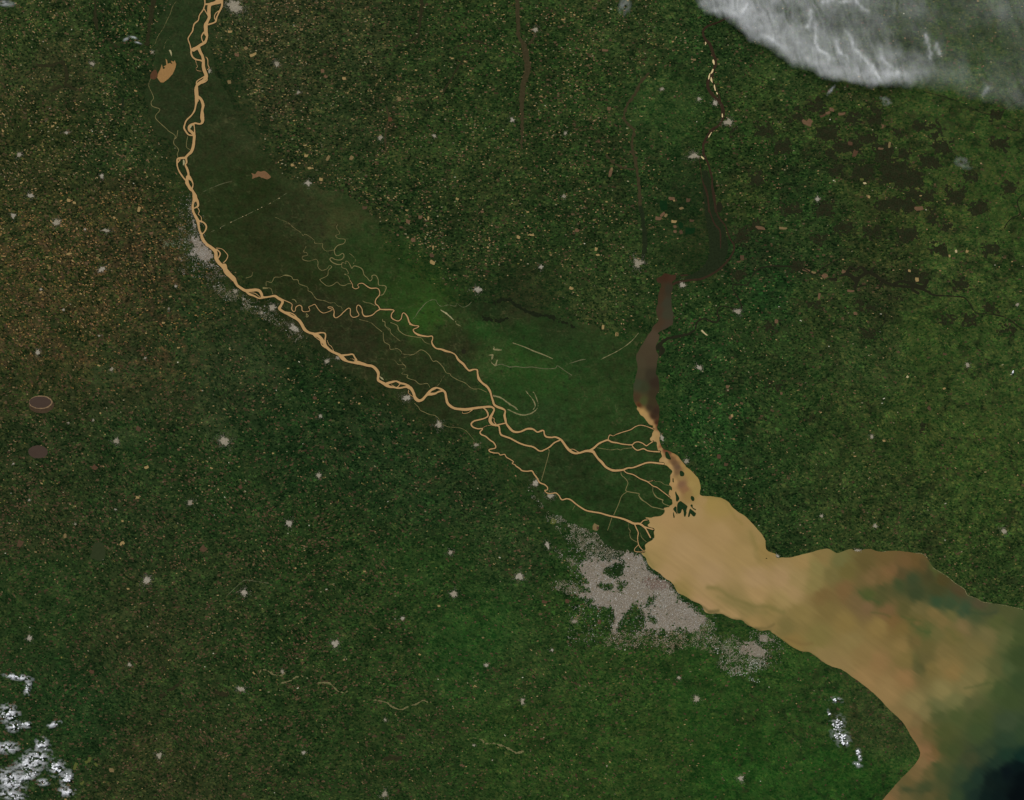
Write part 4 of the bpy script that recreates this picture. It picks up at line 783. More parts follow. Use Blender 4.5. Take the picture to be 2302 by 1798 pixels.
wood(sheet(0, 0, 1, '85,148,8 115,148,6 140,140,6 150,165,6 150,190,9 170,200,5\n115,205,4 135,195,5'), 'hook-shaped brown thicket among the northwestern fields', M_WOOD_B, 0.031, 3.0)
wood(sheet(0, 0, 1, '276,222,5 276,235,4 272,258,3\n230,235,4 235,265,4'), 'two dark slim thickets among the northwestern fields', M_WOOD_D, 0.032, 1.5)
wood(sheet(0, 0, 1, '868,240,3 872,252,4 875,268,5 868,290,5 866,310,4 868,340,4'), 'thin brick-brown woodland along a small creek', M_WOOD_R, 0.033, 1.2)
wood(sheet(0, 0, 1, '1112,680,10 1140,672,6 1165,690,8 1200,705,7 1230,710,7 1262,722,6 1290,735,5\n1090,715,9 1120,722,6 1140,715,5'), 'dark woods and pools along the north rim of the delta plain', material('dark_swamp_wood', alb((26, 32, 19)), noise=((0.9, 0.3, 3, 1.0),)), 0.029, 4.5)
wood(sheet(0, 0, 1, '1585,390,14 1592,440,22 1600,480,28 1612,530,40 1615,565,42 1600,598,32 1570,618,18 1545,626,10'), 'olive flood woods around the braided brown river', M_WOOD_D, 0.028, 2.2)
wood(sheet(0, 0, 1, '360,1564,6 370,1560,7\n376,1554,5 388,1547,8 404,1534,6 410,1530,4\n366,1500,5 372,1506,4\n422,1580,8 428,1588,6\n486,1556,9 508,1562,8\n894,1656,6 910,1660,5\n868,1706,10 900,1704,8'), 'black wet hollows in the southwestern farmland', M_WOOD_B, 0.027, 3.0)

M_SALT = material('bleached_creek_bed', alb((104, 98, 66)), noise=((1.2, 0.4, 3, 1.0),))
bar(sheet(200, 1230, 3.64, '1395,1030,5 1410,1005,7 1450,1005,9 1510,1040,8 1570,1050,7 1600,1030,6\n1570,1112,6 1640,1095,7 1690,1065,7 1750,1055,6\n1880,1110,9 1960,1110,8 2010,1150,8 2040,1178,8 2085,1190,7 2120,1172,6') + sheet(700, 1348, 3.64, '510,822,7 560,828,8 620,845,10 650,870,8 690,890,9 740,898,9 800,870,7 860,852,8 910,825,9 950,835,7'), 'broken bleached creek bed in the southwestern farmland', M_SALT, 0.03, 2.4, 'dry_creek')
bar(sheet(700, 1348, 3.64, '1325,1130,8 1390,1145,12 1420,1175,8 1480,1175,10 1550,1190,10 1610,1215,14 1650,1240,10 1690,1255,10 1730,1240,12'), 'second bleached creek bed, nearer the bottom edge', M_SALT, 0.031, 2.8, 'dry_creek')

bar([[(px, py, 1.0), (px + 1.4, py - .8, 1.0)] for px, py in ((495, 513), (518.6, 499.5), (545, 487), (552.6, 484), (579, 471), (588, 466), (607, 457), (627, 446))], 'row of bright bridge spots along the marsh causeway', M_SAND, 0.036, 0.3, 'causeway_bridges')
# ---------------------------------------------------------------- dark plantation woods of the eastern hills
PLANT = [(1720,290,30,24),(1760,330,34,26),(1700,400,30,20),(1780,470,36,22),(1850,470,34,26),(1900,510,40,24),(1960,520,36,22),(2040,530,40,26),(2110,560,34,22),(2200,470,30,26),(2230,560,34,22),(2270,420,26,24),(2160,640,36,20),(1840,540,30,20),(1790,600,26,18),(2240,260,24,16),(1640,300,22,18),(1660,620,26,18),(1950,750,30,18),(2130,720,30,18),(2230,690,24,18),(1830,690,26,16),(1860,300,50,30),(1915,265,34,22),(1940,385,46,34),(2030,460,70,30),(1880,380,34,24),(2150,440,40,36),(2010,390,60,50),(2120,330,40,26),(1790,258,30,25),(1834,238,30,25),(1971,250,25,20),(1966,270,22,18),(2084,285,55,18),(2108,302,25,20),(1985,345,42,42),(1905,330,60,34),(1950,310,40,20),(1870,345,22,18),(2090,365,40,30),(2050,405,48,44),(2070,440,60,26),(1990,460,34,24),(2095,483,18,28),(2249,324,34,24),(2183,398,26,22),(2130,505,24,20),(2020,300,20,14),(2030,345,22,16),(1735,735,24,20),(1935,685,20,18),(1960,690,30,12),(2010,668,24,10),(2175,720,28,20),(2262,740,30,16),(1745,868,26,12),(2060,625,44,26),(2070,962,10,14),(1670,530,30,34),(1700,505,24,24)]
def make_plantation():
    x0, y0, x1, y1, h = 1640.0, 210.0, 2330.0, 1000.0, 2.0
    qy, qx = np.mgrid[y0:y1:h, x0:x1:h]
    f = np.full(qx.shape, 50.0)
    ux = qx + 5 * fbm(qx / 15, qy / 15, 61, 3); uy = qy + 5 * fbm(qx / 15, qy / 15, 67, 3)
    for cx, cy, w, hh in PLANT:
        f = np.minimum(f, np.maximum(np.abs(ux - cx) - w * .52, np.abs(uy - cy) - hh * .52))
    cells = _hash(np.floor(ux / 5), np.floor(uy / 4), 5) * 2 - 1          # cut as rectangular compartments
    f = f + 7.5 * cells + 12.0 * fbm(qx / 8, qy / 8, 71, 4, .65)
    return sheet_obj('plantation_woods', f, x0, y0, h, 0.0265, material('dark_plantation', alb((36, 39, 24)), noise=((1.3, 0.45, 3, 1.0), (.3, .2, 3, 1.0)), hue=(.5, .25)))
tag(make_plantation(), 'dark blocky plantation woods scattered over the eastern grassland', kind='stuff')

# ---------------------------------------------------------------- fields
def district_angle(x, y, n):
    dx = np.floor((x + 14 * fbm(x / 30, y / 30, 201, 2)) / 44); dy = np.floor((y + 14 * fbm(x / 30, y / 30, 207, 2)) / 44)
    hsh = _hash(dx, dy, 3)
    ang = np.select([hsh < .4, hsh < .65, hsh < .85], [0.0, 0.42, -0.35], 0.8)
    return np.where((x > 560) & (y < 720), ang * 0.25, ang) + RNG.normal(0, .05, n)
def parcel_points(pitch):
    ix, iy = np.meshgrid(np.arange(-int(110 / pitch), int((W_MAP + 110) / pitch)), np.arange(-int(110 / pitch), int((H_MAP + 110) / pitch)))
    ix, iy = ix.ravel(), iy.ravel(); n = len(ix)
    x = (ix + 0.5 + RNG.uniform(-.42, .42, n)) * pitch; y = (iy + 0.5 + RNG.uniform(-.42, .42, n)) * pitch
    k = ~in_marsh(x, y); x, y, ix, iy = x[k], y[k], ix[k], iy[k]
    lr = land_at(x, y); lr[:, :3] = terrain_rgb(x, y, lr[:, :3])
    return x, y, ix, iy, lr
def parcel_mesh(x, y, ang, a, b, z, col):
    n = len(x); ca, sa = np.cos(ang), np.sin(ang); cor = []
    for sx, sy in ((-1, -1), (-1, 1), (1, 1), (1, -1)):
        px = sx * a * RNG.uniform(.75, 1.2, n); py = sy * b * RNG.uniform(.7, 1.25, n)
        cor.append(np.stack([wx(x + px * ca - py * sa), wy(y + px * sa + py * ca)], 1))
    v = np.stack(cor, 1); v = np.concatenate([v, np.broadcast_to(z[:, None, None], (n, 4, 1))], 2).reshape(-1, 3)
    o = mesh_obj('fields', v, np.arange(4 * n), np.full(n, 4), M_CROPS, np.repeat(alb(np.clip(col, 6, 230)), 4, 0), ground)
    o['kind'] = 'stuff'
M_CROPS = material('field_crops', attr='cover', noise=((2.0, 0.14, 2, 1.0),))
def make_big_parcels():
    x, y, ix, iy, lr = parcel_points(5.2)
    u = RNG.random(len(x)); wet = fbm(x / 26, y / 26, 951, 3) * .35
    calm = np.clip(1 - valley(x, y), .15, 1)
    cls = np.where(u < (.36 + wet) * calm, 1, np.where(u < (.60 + wet * .5) * calm, 2, 0))
    cls = np.where(RNG.random(len(x)) < lr[:, 4] * .95 * np.clip(1 + 1.8 * fbm(x / 36, y / 36, 171, 3), 0.1, 2.8) * calm, 3, cls)
    k = cls > 0; x, y, ix, iy, lr, cls = x[k], y[k], ix[k], iy[k], lr[k], cls[k]; n = len(x)
    con = lr[:, 5:6]; r = RNG.random((n, 1)); base = lr[:, :3]
    dark = base * (1 - con * (.18 + .32 * r)) * np.array([.74, .99, .86])
    light = base * (1 + con * (.08 + .34 * r)) * np.where(RNG.random((n, 1)) < .55, np.array([1.16, 1.02, 1.02]), np.array([.98, 1.08, .96]))
    a = 5.2 * RNG.uniform(.30, .62, n) * RNG.choice([1, 1, 1.35], n); b = 5.2 * RNG.uniform(.24, .46, n)
    parcel_mesh(x, y, district_angle(x, y, n), a, b, 0.0008 + ((ix % 3) + 3 * (iy % 3)) * 0.0005, np.where((cls == 3)[:, None], np.array([76, 62, 44]) * (.72 + .42 * r), np.where((cls == 1)[:, None], dark, light)))
def make_parcels():
    pitch = 2.9
    x, y, ix, iy, lr = parcel_points(pitch)
    n = len(x)
    clump = np.clip(1 + 1.9 * fbm(x / 34, y / 34, 131, 4), 0.05, 2.8)
    clumpb = np.clip(1 + 1.8 * fbm(x / 36, y / 36, 171, 3), 0.1, 2.8)
    u = RNG.random(n); calm = np.clip(1 - valley(x, y) - .6 * creek(x, y), .1, 1)
    ts, tb = lr[:, 3] * clump * np.where(y > 880, .58, .78) * calm, lr[:, 4] * clumpb * .42 * calm
    cls = np.where(u < ts, 1, np.where(u < ts + tb, 2, np.where(u < ts + tb + .13, 3, np.where(u < ts + tb + .25, 4, np.where(u < ts + tb + .2502, 5, 0)))))
    k = cls > 0; x, y, ix, iy, lr, cls = x[k], y[k], ix[k], iy[k], lr[k], cls[k]; n = len(x)
    ang = district_angle(x, y, n)
    a = pitch * RNG.uniform(.32, .60, n) * RNG.choice([1, 1, 1.4], n); b = pitch * RNG.uniform(.24, .42, n)
    straw = np.array([(150,126,84),(166,140,94),(134,118,72),(144,112,80),(160,134,96),(128,118,62),(144,136,104)], float)
    plough = np.array([(78,67,47),(72,64,43),(88,73,53),(84,62,45),(74,72,44)], float)
    base = lr[:, :3]; con = lr[:, 5:6]; r = RNG.random((n, 1))
    col = np.where((cls == 1)[:, None], straw[RNG.integers(0, 7, n)] * (.46 + .50 * r), plough[RNG.integers(0, 5, n)] * (.68 + .40 * r))
    west = ((x < 480) & (y > 430) & (y < 880))[:, None]
    col = np.where(west & (cls <= 2)[:, None], col * np.array([1.03, .95, .86]), col)
    col = np.where((cls == 3)[:, None], base * (1 - con * (.15 + .32 * r)) * np.array([.84, 1.0, .88]), col)
    col = np.where((cls == 4)[:, None], base * (1 + con * (.06 + .40 * r)) * np.where(RNG.random((n, 1)) < .5, np.array([1.18, 1.05, 1.02]), np.array([1.0, 1.06, 1.0])), col)
    col = np.where((cls == 5)[:, None], np.array([(172, 168, 146)]) * (.8 + .3 * r), col)
    parcel_mesh(x, y, ang, a, b, 0.0062 + ((ix % 3) + 3 * (iy % 3)) * 0.0022, col)
    return x, y, ang, cls
make_big_parcels()
PX, PY, PANG, PCLS = make_parcels()

FCOL = {'straw': (142,120,78), 'stubble': (112,96,64), 'clay': (98,76,56), 'plough': (76,60,44), 'rust': (78,58,43), 'lime': (80,86,42), 'green': (18,42,20), 'pale': (172,156,116)}
FMAT = {k: material('field_' + k, alb(c), noise=((1.4, 0.22, 3, 1.0),)) for k, c in FCOL.items()}
FMESH = {}
for k in FCOL:
    for s in range(3):
        rr = random.Random(s * 31 + 5)
        pts = [(-1, -1), (-1, -.1), (-1, 1), (0, 1), (1, 1), (1, .2), (1, -1), (.2, -1)]
        me = bpy.data.meshes.new('field')
        me.from_pydata([(px * rr.uniform(.45, 1.1), py * rr.uniform(.45, 1.1), 0) for px, py in pts], [], [list(range(7, -1, -1))])
        me.materials.append(FMAT[k]); FMESH[k, s] = me
nf = 0
def field(x, y, w, h, ang, k):
    global nf
    o = bpy.data.objects.new('field', FMESH[k, nf % 3]); sc.collection.objects.link(o); o.parent = ground
    o.location = (float(wx(x)), float(wy(y)), 0.0270 + 0.00012 * (nf % 12)); o.scale = (w / 2 * KM, h / 2 * KM, 1); o.rotation_euler.z = -ang
    nf += 1
for rec in [(569,123,16,7,-.4,'straw'),(533,123,12,7,.3,'clay'),(554,108,10,9,-.3,'stubble'),(517,71,10,6,0,'straw'),(516,184,9,8,0,'stubble'),(726,160,10,10,.3,'clay'),(732,172,8,7,.6,'clay'),(774,176,9,6,0,'straw'),(670,26,7,7,.3,'stubble'),(678,66,7,6,0,'stubble'),(898,222,9,9,.2,'stubble'),(1096,34,10,4,0,'clay'),
 (1369,244,8,9,0,'clay'),(1373,388,8,18,.3,'clay'),(1376,380,6,8,.2,'stubble'),(1360,113,14,6,.1,'clay'),(1511,446,16,7,.05,'clay'),(1516,451,5,4,0,'straw'),(1480,491,14,9,.15,'clay'),(1490,482,7,13,.9,'clay'),(1497,485,7,10,.9,'stubble'),(1515,498,12,7,.1,'straw'),(1518,509,8,6,0,'clay'),(1532,522,9,10,0,'plough'),(1555,496,10,6,.1,'plough'),(1518,520,8,6,0,'clay'),(1533,468,12,6,-.2,'stubble'),(1547,450,9,10,.1,'plough'),
 (1493,461,20,22,0,'green'),(1532,507,13,16,0,'green'),(1551,519,22,17,0,'green'),(1669,579,10,12,0,'plough'),(1387,752,8,10,.3,'straw'),(1583,748,18,4,.75,'pale'),(1815,277,26,9,.45,'clay'),(1822,272,12,14,-.6,'clay'),(1850,260,14,6,-.4,'rust'),(1862,253,12,6,-.4,'clay'),(1871,247,14,9,.4,'clay'),(1892,256,16,7,-.1,'clay'),
 (2067,468,22,9,-.1,'clay'),(1712,513,26,8,.2,'clay'),(1760,513,18,6,.1,'stubble'),(1938,403,10,5,0,'lime'),(1945,412,9,5,.1,'pale'),(1812,607,18,7,.3,'clay'),(1830,613,12,6,.2,'stubble'),(1856,620,16,12,-.3,'clay'),(1897,611,10,9,.4,'clay'),(2062,628,9,9,0,'straw'),(2045,609,8,6,.5,'straw'),(1922,345,10,18,.3,'rust'),(1912,322,12,8,.2,'rust'),(2150,565,6,8,0,'pale'),(2174,565,6,7,.3,'straw'),(2135,575,5,6,0,'straw'),(1985,285,5,10,.5,'clay'),(1980,334,12,5,.1,'clay'),(2000,325,6,14,.2,'stubble'),(1954,443,7,7,.6,'straw'),(1950,440,5,5,0,'stubble'),
 (313,470,7,12,.35,'straw'),(157,570,15,5,-.25,'straw'),(340,524,9,6,-.2,'clay'),(155,450,9,7,.2,'straw'),(168,456,9,6,.3,'straw'),(213,1051,12,12,.6,'rust'),(273,1222,6,9,.6,'straw'),(278,1220,6,9,-.4,'straw'),(45,1222,12,18,.3,'plough'),(330,1050,11,6,-.4,'straw'),(147,1205,8,12,.2,'stubble'),(457,1234,14,16,.7,'plough'),(312,964,13,10,.6,'plough'),(390,1055,10,6,0,'plough'),(540,1095,9,8,.8,'rust'),(310,1118,9,5,.2,'straw'),(709,895,11,8,.2,'rust'),(762,905,4,4,0,'straw'),
 (170,1722,8,17,.4,'lime'),(202,1708,9,13,.5,'lime'),(195,1713,8,7,-.3,'lime'),(216,1718,6,9,-.6,'lime'),(252,1732,14,10,.3,'stubble'),(185,1760,11,6,-.7,'lime'),(207,1510,12,8,.3,'rust'),(1617,1027,11,11,.4,'rust'),(1643,938,10,7,-.6,'clay'),(1646,934,6,6,0,'straw'),(1636,870,9,8,.4,'clay'),(1632,1044,9,8,.2,'plough'),(1348,1398,9,10,.3,'rust'),(1276,1352,11,10,.3,'rust'),(1224,1353,12,8,.3,'rust'),(1340,1185,15,14,.4,'stubble'),(1344,1187,6,8,.2,'rust'),(1244,1172,12,16,.3,'lime'),
 (918,498,10,8,.4,'clay'),(930,540,12,10,.1,'clay'),(945,488,9,9,0,'clay'),(973,590,14,8,.5,'straw'),(972,575,12,9,.2,'plough'),(820,467,11,8,0,'plough'),(722,403,9,7,.2,'straw'),(697,378,10,6,0,'straw'),(790,355,8,11,.5,'stubble'),(738,355,7,13,.6,'stubble'),(658,371,8,7,0,'straw'),(688,350,8,7,.2,'straw'),(963,490,4,9,.1,'straw'),(974,556,4,9,0,'straw'),(1284,648,9,7,.4,'straw'),(1196,528,13,4,.1,'straw'),(1345,573,10,5,0,'straw'),(1340,560,6,9,.2,'straw'),(1356,735,6,10,.2,'straw'),(1388,752,7,9,.3,'straw'),(1297,518,10,8,.3,'clay'),(1166,533,9,7,.5,'straw'),(1085,476,9,6,0,'clay'),(1028,447,7,5,.4,'straw'),
 (1746,722,9,9,.2,'clay'),(1924,705,11,8,.3,'clay'),(1912,654,16,6,.1,'clay'),(1842,665,6,14,.2,'clay'),(1865,1290,1,1,0,'clay'),(2090,918,8,12,-.6,'plough'),(2124,796,9,6,.3,'plough'),(1757,884,6,6,0,'clay'),(1988,991,8,5,.2,'straw'),(2040,847,5,6,.7,'pale'),(2123,873,7,4,-.3,'straw')]:
    if rec[2] > 2: field(*rec)
order = RNG.permutation(np.where((PCLS == 1) & (PX > 0) & (PX < W_MAP) & (PY > 0) & (PY < H_MAP))[0])
for j in order[:300 - nf]:
    field(PX[j], PY[j], RNG.uniform(4.5, 7.5), RNG.uniform(2.6, 4.4), PANG[j], ['straw', 'stubble', 'clay', 'straw'][int(j) % 4])

# ---------------------------------------------------------------- towns and cities
M_TOWN = material('town_roofs', attr='cover', noise=((2.5, 0.12, 2, 1.0),))
def blocks_mesh(name, x, y, half, z0, hgt, cols, parent=None):
    n = len(x); X, Y, hh = wx(x), wy(y), np.asarray(half) * KM
    hg = np.broadcast_to(hgt, (n,)); v = np.empty((n, 8, 3)); k = 0
    for zt in (0, 1):
        for sx, sy in ((-1, -1), (1, -1), (1, 1), (-1, 1)):
            v[:, k, 0] = X + sx * hh; v[:, k, 1] = Y + sy * hh; v[:, k, 2] = z0 + (hg if zt else 0); k += 1
    fc = np.array([[4, 5, 6, 7], [0, 1, 5, 4], [1, 2, 6, 5], [2, 3, 7, 6], [3, 0, 4, 7]])
    lp = (np.arange(n)[:, None, None] * 8 + fc).ravel()
    return mesh_obj(name, v.reshape(-1, 3), lp, np.full(5 * n, 4), M_TOWN, np.repeat(cols, 8, 0), parent)
def town(x, y, r, label, rx=1.0, ry=1.0, ang=0.0, group=None, name='town', bright=1.0):
    rs = np.random.default_rng(int(x * 7 + y * 13))
    sd = int(rs.integers(0, 9999)); lobes = [(int(rs.integers(2, 5)), rs.uniform(0, 6.28), .16), (int(rs.integers(5, 8)), rs.uniform(0, 6.28), .12), (9, rs.uniform(0, 6.28), .08)]
    cs, sn = math.cos(ang), math.sin(ang)
    def fld(qx, qy):
        u, v = ((qx - x) * cs + (qy - y) * sn) / rx, (-(qx - x) * sn + (qy - y) * cs) / ry
        th = np.arctan2(v, u); arm = 1 + sum(a * np.cos(n * th + ph) for n, ph, a in lobes)
        return np.hypot(u, v) / r / arm + .38 * fbm(qx / 3.0, qy / 3.0, sd, 3)
    h = .5; m = r * 2.2
    gy_, gx_ = np.mgrid[y - m:y + m:h, x - m:x + m:h]
    o = sheet_obj(name, fld(gx_, gy_) - .72, x - m, y - m, h, .031, M_TOWNG[int(rs.integers(0, 3))])
    p = 1.15; k = int(r * 2.6 / p) + 1
    qx, qy = np.meshgrid(np.arange(-k, k + 1) * p + x, np.arange(-k, k + 1) * p + y); qx, qy = qx.ravel(), qy.ravel()
    d = fld(qx, qy); s = rs.random(len(qx)) < np.where(d < .75, .8, np.clip(.55 * np.exp(-(d - .75) * 2.6), 0, 1) * (d < 2.2))
    qx, qy, d = qx[s], qy[s], d[s]; n = len(qx)
    col = (np.array([138, 130, 114]) + rs.normal(0, 8, (n, 1)) + np.clip(1.0 - d, 0, 1)[:, None] * np.array([22, 20, 20]))
    col = np.where((d > .8)[:, None], col * .82, col)
    bo = blocks_mesh('blocks', qx + rs.normal(0, .12, n), qy + rs.normal(0, .12, n), p * .5 * rs.uniform(.62, .95, n), .033, rs.uniform(.01, .03, n), alb(col), o); bo['kind'] = 'stuff'
    return tag(o, label, 'city' if name == 'city' else 'town', group or 'towns scattered over the plain')
M_TOWNG = [material('town_ground', alb(q), noise=((1.5, 0.25, 3, 1.0),)) for q in ((138, 132, 112), (122, 116, 96), (150, 145, 130))]
TOWNS = [
 (527,14,17,'large pale city at the top edge just east of the tan river',1.1,1.0,.6),
 (471,160,4.6,'small round pale town touching the east bank of the upper tan river'),
 (343,117,4.2,'small pale town directly above the fan-shaped lake'),
 (207,143,6,'pale town northwest of the fan-shaped lake among fields'),
 (43,347,6,'pale town near the left edge, level with the upper marsh'),
 (69,440,7,'pale star-shaped town at the left, second below the upper edge towns'),
 (229,396,5.5,'small pale town west of the fork in the upper tan river'),
 (149,298,5,'faint elongated town among the northwestern fields',1.5,.7,0),
 (127,500,9,'pale fuzzy town among the straw fields left of the riverside city',1.2,.8,0),
 (30,485,6,'pale town close to the left edge beside the straw fields'),
 (239,518,7,'pale stretched town west of the strip of riverside suburbs',1.4,.6,.1),
 (229,605,8,'pale town in the reddish fields southwest of the riverside city',1.2,.8,-.3),
 (85,792,6.5,'pale town at the left edge above the pale-rimmed lake'),
 (529,655,6,'first pale town downstream of the riverside city'),
 (588,703,4.5,'little pale suburb inland of the wedge-like riverside town'),
 (548,672,4,'tiny pale settlement just south of the first downstream town'),
 (612,691,8.5,'wedge-like pale town at the tan river bend below the riverside city',1.0,1.0,.5),
 (662,738,11,'larger pale riverside town, second bend below the riverside city',1.2,.7,.5),
 (735,812,6,'pale town inland where the tan river splits round islands'),
 (760,804,5,'small pale river port opposite the looping island'),
 (914,894,9,'pale town at the deep southern bend of the tan river',1.2,.9,.3),
 (720,935,4.6,'small pale town south of the port opposite the looping island'),
 (987,954,8.5,'pale town at the edge of the marsh beyond the deep river bend'),
 (1071,1000,5.5,'small brownish town at the marsh edge upstream of the twin channel towns',1.2,.7,.2),
 (261,991,7.5,'pale round town east of the two oval lakes'),
 (503,991,12.5,'bright compact town alone in the dark green west-central farmland'),
 (428,1130,6.5,'pale town southwest of the bright compact one'),
 (251,830,4.5,'small pale town northeast of the pale-rimmed lake'),
 (717,1068,6.5,'small pale town in the dark farmland, centre of the lower left half',1.0,1.0,.2),
 (650,1176,8,'pale town southwest of centre, below the small dark-farmland town'),
 (330,1305,11,'bright town with a grooved middle in the southwestern farmland',1.0,.8,-.4),
 (549,1332,9,'star-shaped pale town with a curved road on its north side'),
 (754,1447,9,'star-shaped pale town with four rays, south of centre'),
 (541,1549,8.5,'pale wide town left of the bleached creek',1.3,.7,.2),
 (291,1494,4.8,'small pale town in the brownish southwestern fields'),
 (635,1510,4.8,'faint small town at the head of the bleached creek'),
 (358,1698,7.5,'pale town nearest the bank of clouds in the lower left corner'),
 (66,1434,7,'pale town at the left edge above the corner clouds'),
 (905,1390,5,'small faint town northeast of the four-rayed town'),
 (1093,1495,5.5,'small faint town in the smooth green south of centre'),
 (1175,1576,6,'greyish upright smudge of a town in the south',.7,1.4,0),
 (865,1785,7.5,'pale town cut by the bottom edge, left of middle',.9,1.1,.3),
 (866,1618,4,'tiny bluish town below the bleached creek'),
 (683,1692,5,'small pale town alone near the bottom, left of middle'),
 (1020,1335,8.5,'pale town west of the metropolis by the smooth green fields'),
 (1168,1296,10,'grey mottled satellite town just west of the metropolis',1.1,.9,0),
 (1013,1242,6,'small pale town between the dark farmland and the satellite town'),
 (1291,1397,6,'small pale suburb south of the reddish fields near the metropolis',1.2,.8,.2),
 (1566,1571,7.5,'faint pale town on the green plain south of the southeastern city'),
 (1665,1750,7.5,'pale town near the bottom edge on the green plain'),
 (1526,1523,4,'tiny pale village on the green plain south of the metropolis'),
 (622,143,7,'greenish pale town in the northern farmland, right of the river top'),
 (693,411,7,'bright round town at the northeast rim of the marsh'),
 (855,309,6,'pale town beside the thin brick-brown creek woods'),
 (671,207,5,'small faint town below the greenish northern one'),
 (976,305,4.5,'faint greenish village in the northern farmland'),
 (1152,269,6,'faint pale town left of the fading end of the reddish woodland strip'),
 (1204,67,6.5,'pale town right of the top of the reddish woodland strip'),
 (1271,299,4.5,'small greenish village between the two reddish woodland strips'),
 (1268,441,5.5,'faint pale town in the fields of the north, right of centre'),
 (1488,200,5,'small pale village west of the sandbar reach of the brown river'),
 (1572,222,5.5,'pale village on open green west of the brown river'),
 (1608,231,7,'sandy town right on the west bank of the brown river',1.0,.9,.5),
 (1637,274,10,'pale city on the east bank of the brown river',1.1,.8,0),
 (1560,350,10.5,'pale city on the west bank of the brown river',1.25,.75,-.1),
 (1434,591,11.5,'bright pale city at the foot of the dark woodland strip'),
 (1534,640,7.5,'pale town on the east shore just below the rust-coloured inlet head',1.1,.8,.8),
 (1659,700,8.5,'bright pale town at the bend of the black river',1.1,.8,.3),
 (1572,826,7.5,'pale slanted town east of the brown inlet',1.2,.7,.6),
 (1074,651,8.5,'pale town on the north rim of the delta plain',1.1,.9,.2),
 (1216,600,5.5,'faint brown-grey town northeast of the delta plain'),
 (1488,984,7,'narrow pale town on the east shore where the tan water begins',.6,1.3,-.4),
 (1543,1036,6,'pale town on the headland opposite the delta mouths'),
 (1838,447,6,'faint pale town in the eastern farmland'),
 (2175,820,5.5,'square pale town in the eastern grassland'),
 (1960,982,5,'small pale town in the farmland north of the estuary coast'),
 (2287,685,4.5,'broken pale village at the right edge'),
 (1847,1160,4.5,'small pale village inland of the north estuary coast'),
 (1967,1182,5,'compact pale village inland, right of the other coast village'),
 (1748,1250,4.5,'pale harbour town on the tip of the northern headland'),
 (1928,1237,5,'small pale resort on the north estuary beach',1.6,.6,0),
 (2257,1194,7,'pale town near the right edge above the north coast'),
 (1204,1085,9,'bluish grey river town on the southern channel, first of the twins',.9,1.1,.5),
 (1238,1114,9,'grey river town on the southern channel, downstream twin',1.0,.9,.4),
 (1231,1226,8,'pale town just northwest of the metropolis sprawl',.8,1.1,-.4),
 (1241,1461,4,'tiny bluish village southwest of the metropolis'),
]
for t in TOWNS:
    town(*t[:4], *(t[4:] if len(t) > 4 else ()))
for hx, hy, lab in [(143,696,'speck-sized hamlet among the reddest western fields'),(191,515,'speck-sized hamlet between the fuzzy and the stretched western towns'),(92,650,'bright speck of a hamlet in the red fields near the left edge'),
 (395,643,'speck-sized hamlet south of the riverside city suburbs'),(223,755,'speck-sized hamlet southeast of the reddest western fields'),(380,694,'speck-sized hamlet inland from the first downstream towns'),(326,805,'speck-sized hamlet where grassy valleys begin south of the red fields'),
 (169,1178,'speck-sized hamlet southeast of the smaller oval lake'),(260,1145,'speck-sized hamlet west of the town southwest of the bright compact one'),(30,1042,'speck-sized hamlet at the left edge below the smaller oval lake'),(66,1124,'speck-sized hamlet well below the smaller oval lake'),
 (154,950,'speck-sized hamlet, nearer of two beside the pale-rimmed lake'),(210,944,'speck-sized hamlet, farther of two beside the pale-rimmed lake'),(1279,1181,'speck-sized hamlet at the northern fringe of the metropolis'),(1065,1675,'speck-sized hamlet beside the second bleached creek')]:
    town(hx, hy, 3.0, lab, group='hamlets in the fields', name='hamlet')

